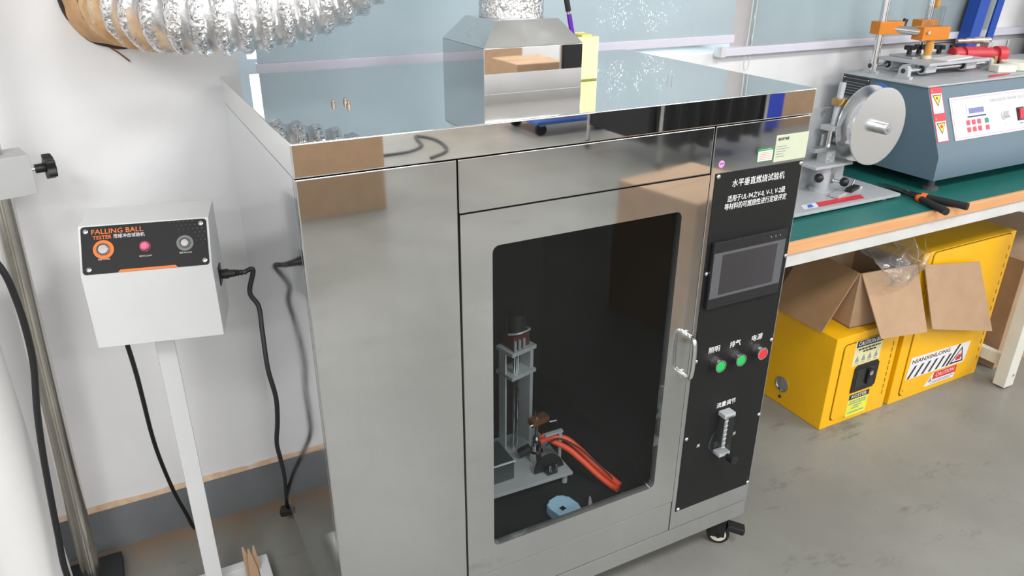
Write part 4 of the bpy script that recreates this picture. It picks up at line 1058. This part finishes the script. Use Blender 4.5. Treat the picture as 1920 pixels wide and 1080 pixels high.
b = B(frame((2.155, .362, BT + .004), (.15, 1, 0), (-1, .15, 0))); b.prism([(-.02, -.012), (.03, -.012), (.105, -.003), (.105, .001), (.03, .010), (-.02, .012)], 0, .004).done('blade', mat('tool_steel_blade', '8a8580', .3, .9, .1, 20), t)
B().lathe((2.148, .352, BT + .006), (2.148, .352, 2), [(0, .009), (.012, .009), (.014, .006)], 16).done('pivot_bolt', M_CHROME, t)

# ------------------------------------------------------------------ yellow safety cabinets
def ybox(x0, x1, y0, y1, h, label, group, door):
    t = thing('safety_cabinet', label, 'safety cabinet', ((x0 + x1) / 2, (y0 + y1) / 2, 0), group)
    B().box(x0, x1, y0 + .004, y1, .0, h, bev=.004).done('body', M_YELLOW, t)
    F = frame((0, y0 + .004, 0), (1, 0, 0), (0, 0, 1))
    a, b_, c, d = door
    r = .018; pts = []
    for cx, cy, a0 in ((b_ - r, d - r, 0), (a + r, d - r, 90), (a + r, c + r, 180), (b_ - r, c + r, 270)):
        pts += [(cx + r * math.cos(R(a0 + q)), cy + r * math.sin(R(a0 + q))) for q in range(0, 91, 18)]
    B(F).prism([(p[0] + (.0035 if p[0] > (a + b_) / 2 else -.0035), p[1] + (.0035 if p[1] > (c + d) / 2 else -.0035)) for p in pts], -.001, .0004).done('door_seam', mat('dark_seam', '5c4708', .7, 0, 0), t)
    dr = B(F).prism(pts, 0, .0045, bev=.0015).done('door', M_YELLOW, t)
    n = 9 if h < .5 else 14
    for k in range(n):
        v = c + .04 + (d - c - .08) * (k + .5) / n
        B(F).cyl((b_ + .001, v - .009, .003), (b_ + .001, v + .009, .003), .0030, n=8).done('hinge_knuckle', mat('hinge_brass_dark', '7a6420', .5, .3, .1, 20), dr)
    return t, F, dr
sx0, sx1, sy = 1.896, 2.250, .316
sc_, F, dr = ybox(sx0, sx1, sy, .70, .390, 'small yellow flammables safety cabinet with a black latch', 'yellow safety cabinets', (1.944, 2.214, .030, .352))
H = .0052
lb = B(F).box(1.998, 2.146, .252, .358, .004, H).done('caution_label', mat('pale_label_film', 'd9d6a6', .5, 0, .03, 30), dr, 'pale caution label')
B(F).box(2.004, 2.146, .330, .357, H - .0005, H + .0005).done('black_field', M_DARKP, lb)
text('CAUTION BU', .024, F, M_PRINT, lb, 2.072, .3435, H + .0008, width=.122, shear=.15, bold=.0001)
lines(F, [(2.018, 2.136, .320), (2.045, 2.115, .308)], M_DARKP, lb, H + .0008, th=.007, seed=3)
for k in range(4):
    u = 2.020 + .034 * k
    B(F).prism([(u - .012, .268), (u + .012, .268), (u, .295)], H - .0004, H + .0006).done('hazard_mark', M_GREYP, lb)
    lines(F, [(u - .010, u + .010, .261)], M_GREYP, lb, H + .0008, th=.003, seed=k)
bp = B(F).prism([(x, z) for x, z in [(2.020, .132), (2.140, .132), (2.152, .144), (2.152, .238), (2.140, .250), (2.032, .250), (2.020, .238)]], .004, .009, bev=.002).done('latch_plate', M_BLACK, dr, 'black latch plate')
B(F).box(2.034, 2.128, .150, .232, .0085, .0105, bev=.001).done('paddle', mat('black_gloss_plastic', '232426', .25, 0, .1, 20), bp)
B(F).box(2.088, 2.110, .158, .224, .010, .020, bev=.004).done('paddle_grip', M_BLACK, bp)
B(F).lathe((2.103, .206, .010), (2.103, .206, 1), [(0, .012), (.008, .012), (.011, .008)], 18).done('key_lock', M_CHROME, bp)
lb = B(F).box(2.022, 2.134, .022, .120, .004, H).done('lower_label', mat('yellow_green_label', 'd6e04a', .5, 0, .03, 30), dr, 'yellow-green label')
B(F).box(2.024, 2.134, .098, .120, H - .0005, H + .0005).done('black_field', M_DARKP, lb)
text('KOSTER', .020, F, M_PRINT, lb, 2.078, .109, H + .0008, width=.082, bold=.0001)
lines(F, [(2.034, 2.122, .088), (2.030, 2.124, .078), (2.056, 2.10, .066), (2.050, 2.09, .056), (2.032, 2.122, .038)], M_GREYP, lb, H + .0008, th=.005, seed=5)
SF = frame((sx0, 0, 0), (0, -1, 0), (0, 0, 1))
vt = B(SF).lathe((-.525, .092, 0), (-.525, .092, 1), [(0, .033), (.003, .033), (.004, .026), (.001, .024), (.0008, .02)], 32).done('vent_cap', M_CHROME, sc_, 'round metal vent')
B(SF).box(-.545, -.527, .08, .112, .001, .003).done('vent_flap', M_ALU, vt)
B(SF).lathe((-.525, .036, 0), (-.525, .036, 1), [(0, .007), (.003, .006)], 12).done('earth_screw', M_DARKP, sc_)
bx0, bx1, by_ = 2.276, 2.832, .314
bc_, F, dr = ybox(bx0, bx1, by_, .74, .652, 'taller yellow flammables safety cabinet with a striped hazard label', 'yellow safety cabinets', (2.332, 2.800, .028, .646))
lb = B(F).prism([(2.344, .100), (2.712, .090), (2.724, .186), (2.352, .198)], .004, H).done('striped_label', mat('white_label_film', 'e2e0e2', .5, 0, .02, 30), dr, 'white striped hazard label')
text('NIANXINLONG', .026, F, M_DARKP, lb, 2.478, .176, H + .0008, width=.232)
for k in range(6):
    u = 2.350 + .043 * k
    B(F).prism([(u, .102 - .0002 * k), (u + .014, .1015), (u + .048, .155), (u + .034, .155)], H - .0004, H + .0006).done('stripe', M_DARKP, lb)
B(F).prism([(2.590, .098), (2.604, .098), (2.662, .187), (2.648, .187)], H - .0004, H + .0006).done('stripe', M_DARKP, lb)
B(F).prism([(2.612, .100), (2.702, .098), (2.676, .172)], H - .0003, H + .0005).done('triangle_border', M_DARKP, lb)
B(F).prism([(2.626, .108), (2.691, .106), (2.673, .160)], H, H + .0009).done('triangle', M_PRINT, lb)
B(F).prism([(2.650, .112), (2.676, .112), (2.684, .126), (2.676, .142), (2.670, .132), (2.664, .144), (2.656, .130), (2.652, .134), (2.646, .122)], H + .0004, H + .0013).done('flame', M_REDP, lb)
lb = B(F).prism([(2.478, .030), (2.668, .028), (2.672, .086), (2.520, .086)], .004, H).done('caution_label', mat('white_label_film', 'e2e0e2', .5, 0, .02, 30), dr)
B(F).prism([(2.524, .054), (2.671, .052), (2.672, .086), (2.526, .086)], H - .0004, H + .0005).done('red_field', M_REDP, lb)
text('CAUTION', .026, F, M_PRINT, lb, 2.598, .0695, H + .0008, width=.118, shear=.15)
lines(F, [(2.525, 2.66, .044), (2.515, 2.64, .037)], M_GREYP, lb, H + .0008, th=.003, seed=5)
B(F).prism([(2.498, .046), (2.522, .046), (2.510, .068)], H - .0004, H + .0006).done('small_triangle', M_GREYP, lb)
for v in (.05,): B(F).lathe((2.345, v, .004), (2.345, v, 1), [(0, .003), (.002, .002)], 8).done('rivet', M_DARKP, dr)

# ------------------------------------------------------------------ open cardboard box on the small cabinet
def sheet(pts, th, name, parent, m=None, label=None):
    """a cardboard panel: polygon in space with real thickness"""
    P_ = [Vector(p) for p in pts]; n = (P_[1] - P_[0]).cross(P_[2] - P_[0]).normalized() * th
    b = B(); A = [b.v(p) for p in P_]; C_ = [b.v(p + n) for p in P_]
    b.f(A); b.f(C_[::-1])
    for i in range(len(P_)): b.f([A[i], C_[i], C_[(i + 1) % len(P_)], A[(i + 1) % len(P_)]])
    return b.done(name, m or M_CARD, parent, label)
t = thing('open_carton', 'open cardboard box with spread flaps on the small yellow cabinet', 'box', (2.15, .50, .390))

K = [Vector((2.002, .362, 0)), Vector((2.262, .330, 0)), Vector((2.270, .600, 0)), Vector((2.030, .640, 0))]
oz0, oz1 = .3905, .610
cen = sum(K, Vector()) / 4
def up(p, z): return Vector((p.x, p.y, z))
sheet([up(p, oz0) for p in K], .005, 'bottom', t)
for i in range(4):
    a, c = K[i], K[(i + 1) % 4]
    sheet([up(a, oz0), up(c, oz0), up(c, oz1), up(a, oz1)], -.004, 'wall', t)
sheet([(2.006, .359, .611), (2.262, .327, .611), (2.292, .245, .362), (2.048, .258, .386)], .0045, 'flap', t)
sheet([(2.001, .364, .611), (2.028, .636, .611), (1.858, .612, .408), (1.846, .352, .414)], .0045, 'flap', t, M_CARDSHADE, 'shaded inner face of the left flap')
sheet([(2.266, .302, .616), (2.585, .290, .574), (2.742, .252, .254), (2.348, .262, .352)], .0045, 'flap', t)
sheet([(2.034, .644, .611), (2.268, .604, .611), (2.275, .690, .66), (2.040, .730, .67)], .0045, 'flap', t)
# clear plastic bag hanging out of the box
b = B(); nu, nv = 36, 26; g = []
for j in range(nv + 1):
    row = []
    for i in range(nu + 1):
        u, v = i / nu, j / nv
        base = Vector((1.99 + .27 * u, .385 - .13 * math.sin(v * 2.2) + .03 * u, .70 - .14 * v * (0.45 + .55 * math.sin(math.pi * u))))
        q = Vector((u * 4, v * 4, 5))
        base += Vector((noise.noise(q), noise.noise(q + Vector((9, 0, 0))), noise.noise(q + Vector((0, 9, 0))))) * .028
        base += Vector((noise.noise(q * 3), noise.noise(q * 3.1), noise.noise(q * 2.9 + Vector((3, 0, 0))))) * .008
        row.append(b.v(base))
    g.append(row)
for j in range(nv):
    for i in range(nu): b.f([g[j][i], g[j][i + 1], g[j + 1][i + 1], g[j + 1][i]])
bag = b.done('plastic_bag', M_FILM, label='clear crumpled plastic bag spilling over the open cardboard box', cat='bag', recalc=False)
b = B()
for (cx, cy, cz, r, a1) in ((2.155, .315, .69, .062, 0), (2.265, .33, .675, .045, 1)):
    b.tube([(cx + r * math.cos(a), cy + .02 * math.sin(2 * a + a1), cz + r * 1.05 * math.sin(a)) for a in [R(q) for q in range(150, 421, 15)]], .0016, 6, 4)
b.done('rolled_edge', M_FILM, bag)
def carton(label, x0, x1, y0, y1, z0, h, rot=0, group=None, tape=True, openx=False):
    cx, cy = (x0 + x1) / 2, (y0 + y1) / 2; w, d = (x1 - x0) / 2, (y1 - y0) / 2
    t = thing('cardboard_box', label, 'box', (cx, cy, z0), group)
    M_ = Matrix.Translation((cx, cy, z0)) @ Matrix.Rotation(R(rot), 4, 'Z')
    B(M_).box(-w, w, -d, d, 0, h, bev=.003).done('body', M_CARD, t)
    for s_ in (-1, 1): B(M_).box(-w, w, s_ * d / 2 - d / 2 + .0015, s_ * d / 2 + d / 2 - .0015, h, h + .004).done('flap', M_CARD, t)
    if tape: B(M_).box(-w - .0006, w + .0006, -.025, .025, h + .0036, h + .0048).done('tape', mat('brown_packing_tape', 'b08a5a', .25, 0, .04, 20), t)
    return t
carton('brown cardboard box under the bench behind the cream leg', 2.93, 3.55, .30, .72, 0, .50)

# ------------------------------------------------------------------ the room behind the photographer, seen in the polished steel
carton('large upright cardboard box standing on open floor, seen in the cabinet front', .62, 1.30, -3.95, -3.55, 0, .95, 0)
carton('low worn cardboard box on the floor seen in the cabinet door', 1.83, 2.37, -1.62, -1.16, 0, .66, -12, tape=False)
t = thing('platform_trolley', 'blue platform trolley carrying boxes, seen in the cabinet top edge', 'trolley', (3.75, -5.2, 0))
MBL = mat('blue_trolley_enamel', '2d57a0', .4, 0, .05, 9)
B().box(3.2, 4.4, -5.55, -4.85, .125, .165, bev=.015).done('deck', MBL, t)
for x in (3.3, 4.3):
    for y in (-5.45, -4.95):
        w = B().lathe((x, y - .02, .058), (x, y + 1, .058), [(0, .04), (.002, .058), (.038, .058), (.04, .04)], 20).done('wheel', M_RUBBER, t)
        B().box(x - .025, x + .025, y - .03, y + .03, .10, .126).done('fork', M_ALU, w)
B().tube([(4.36, -5.5, .16), (4.42, -5.5, .9), (4.42, -4.9, .9), (4.36, -4.9, .16)], .014, 10, 6).done('push_handle', M_CHROME, t)
carton('cardboard box riding on the blue trolley', 3.3, 3.85, -5.5, -4.92, .166, .42)
b = B().box(3.90, 4.12, -5.3, -4.95, .166, .40, bev=.02); tb = thing('yellow_tub', 'yellow plastic tub on the blue trolley', 'tub', (4.01, -5.12, .166)); b.done('tub', M_YELLOW, tb)
B().box(3.88, 4.14, -5.32, -4.93, .396, .412, bev=.006).done('lid', M_YELLOW, tb)
t = thing('rolling_rack', 'black draped rolling rack on castered legs', 'rack', (4.2, -3.9, 0))
for x, y in ((3.55, -3.48), (3.45, -4.35), (4.66, -3.48), (4.66, -4.35)):
    B().cyl((x, y, .07), (x, y, 1.5), .016, n=12).done('leg', M_CHROME, t)
    B().lathe((x - .012, y, .034), (x + 1, y, .034), [(0, .03), (.003, .034), (.021, .034), (.024, .03)], 18).done('caster', M_RUBBER, t)
b = B(); g = []
for j in range(13):
    g.append([b.v((3.52 + 1.16 * i / 40 + .03 * noise.noise(Vector((i * .5, j * .3, 0))), -3.50 + .035 * math.sin(i * 1.1) + .02 * noise.noise(Vector((i * .3, j * .5, 7))), .17 + .03 * math.sin(i * .6) + 1.3 * j / 12)) for i in range(41)])
for j in range(12):
    for i in range(40): b.f([g[j][i], g[j][i + 1], g[j + 1][i + 1], g[j + 1][i]])
dr_ = b.done('drape', mat('black_drape_cloth', '18181a', .8, 0, .1, 10), t, recalc=False)
B().box(3.46, 4.66, -4.36, -3.52, .20, 1.46, bev=.03).done('covered_load', mat('black_drape_cloth', '18181a', .8, 0, .1, 10), t)
t = thing('blue_bin', 'tall blue plastic bin beside the draped rack', 'bin', (5.28, -4.28, 0))
B().box(5.05, 5.5, -4.5, -4.05, .02, .9, bev=.04).done('body', mat('blue_bin_plastic', '1e3fb4', .4, 0, .04, 9), t)
B().box(5.03, 5.52, -4.52, -4.03, .9, .95, bev=.02).done('lid', mat('blue_bin_plastic', '1e3fb4', .4, 0, .04, 9), t)
carton('stacked cardboard box beside the blue bin, lower of two', 5.62, 6.4, -4.9, -4.2, 0, .55, group='boxes beside the blue bin')
carton('stacked cardboard box beside the blue bin, upper of two', 5.66, 6.36, -4.85, -4.25, .556, .45, group='boxes beside the blue bin')
for k, (x, w) in enumerate(((2.9, .62), (3.6, .66))):
    carton('big cardboard box against the far wall, %s of two' % ('nearer the draped rack' if k else 'farther from the draped rack'), x, x + w, -7.2, -6.6, 0, 1.0, group='big boxes against the far wall')
b = B(); b.tube([(1.35, -4.6, .012), (1.62, -4.85, .012), (1.95, -4.9, .012), (2.14, -5.05, .012), (2.2, -5.3, .012), (2.25, -5.45, .012), (2.35, -5.2, .012), (2.28, -4.8, .012), (2.05, -4.6, .012)], .014, 8, 8)
b.done('floor_hose', mat('grey_floor_hose', '3c3d40', .5, 0, .05, 20), label='dark hose looped on the open floor beside the tall cardboard box', cat='hose')
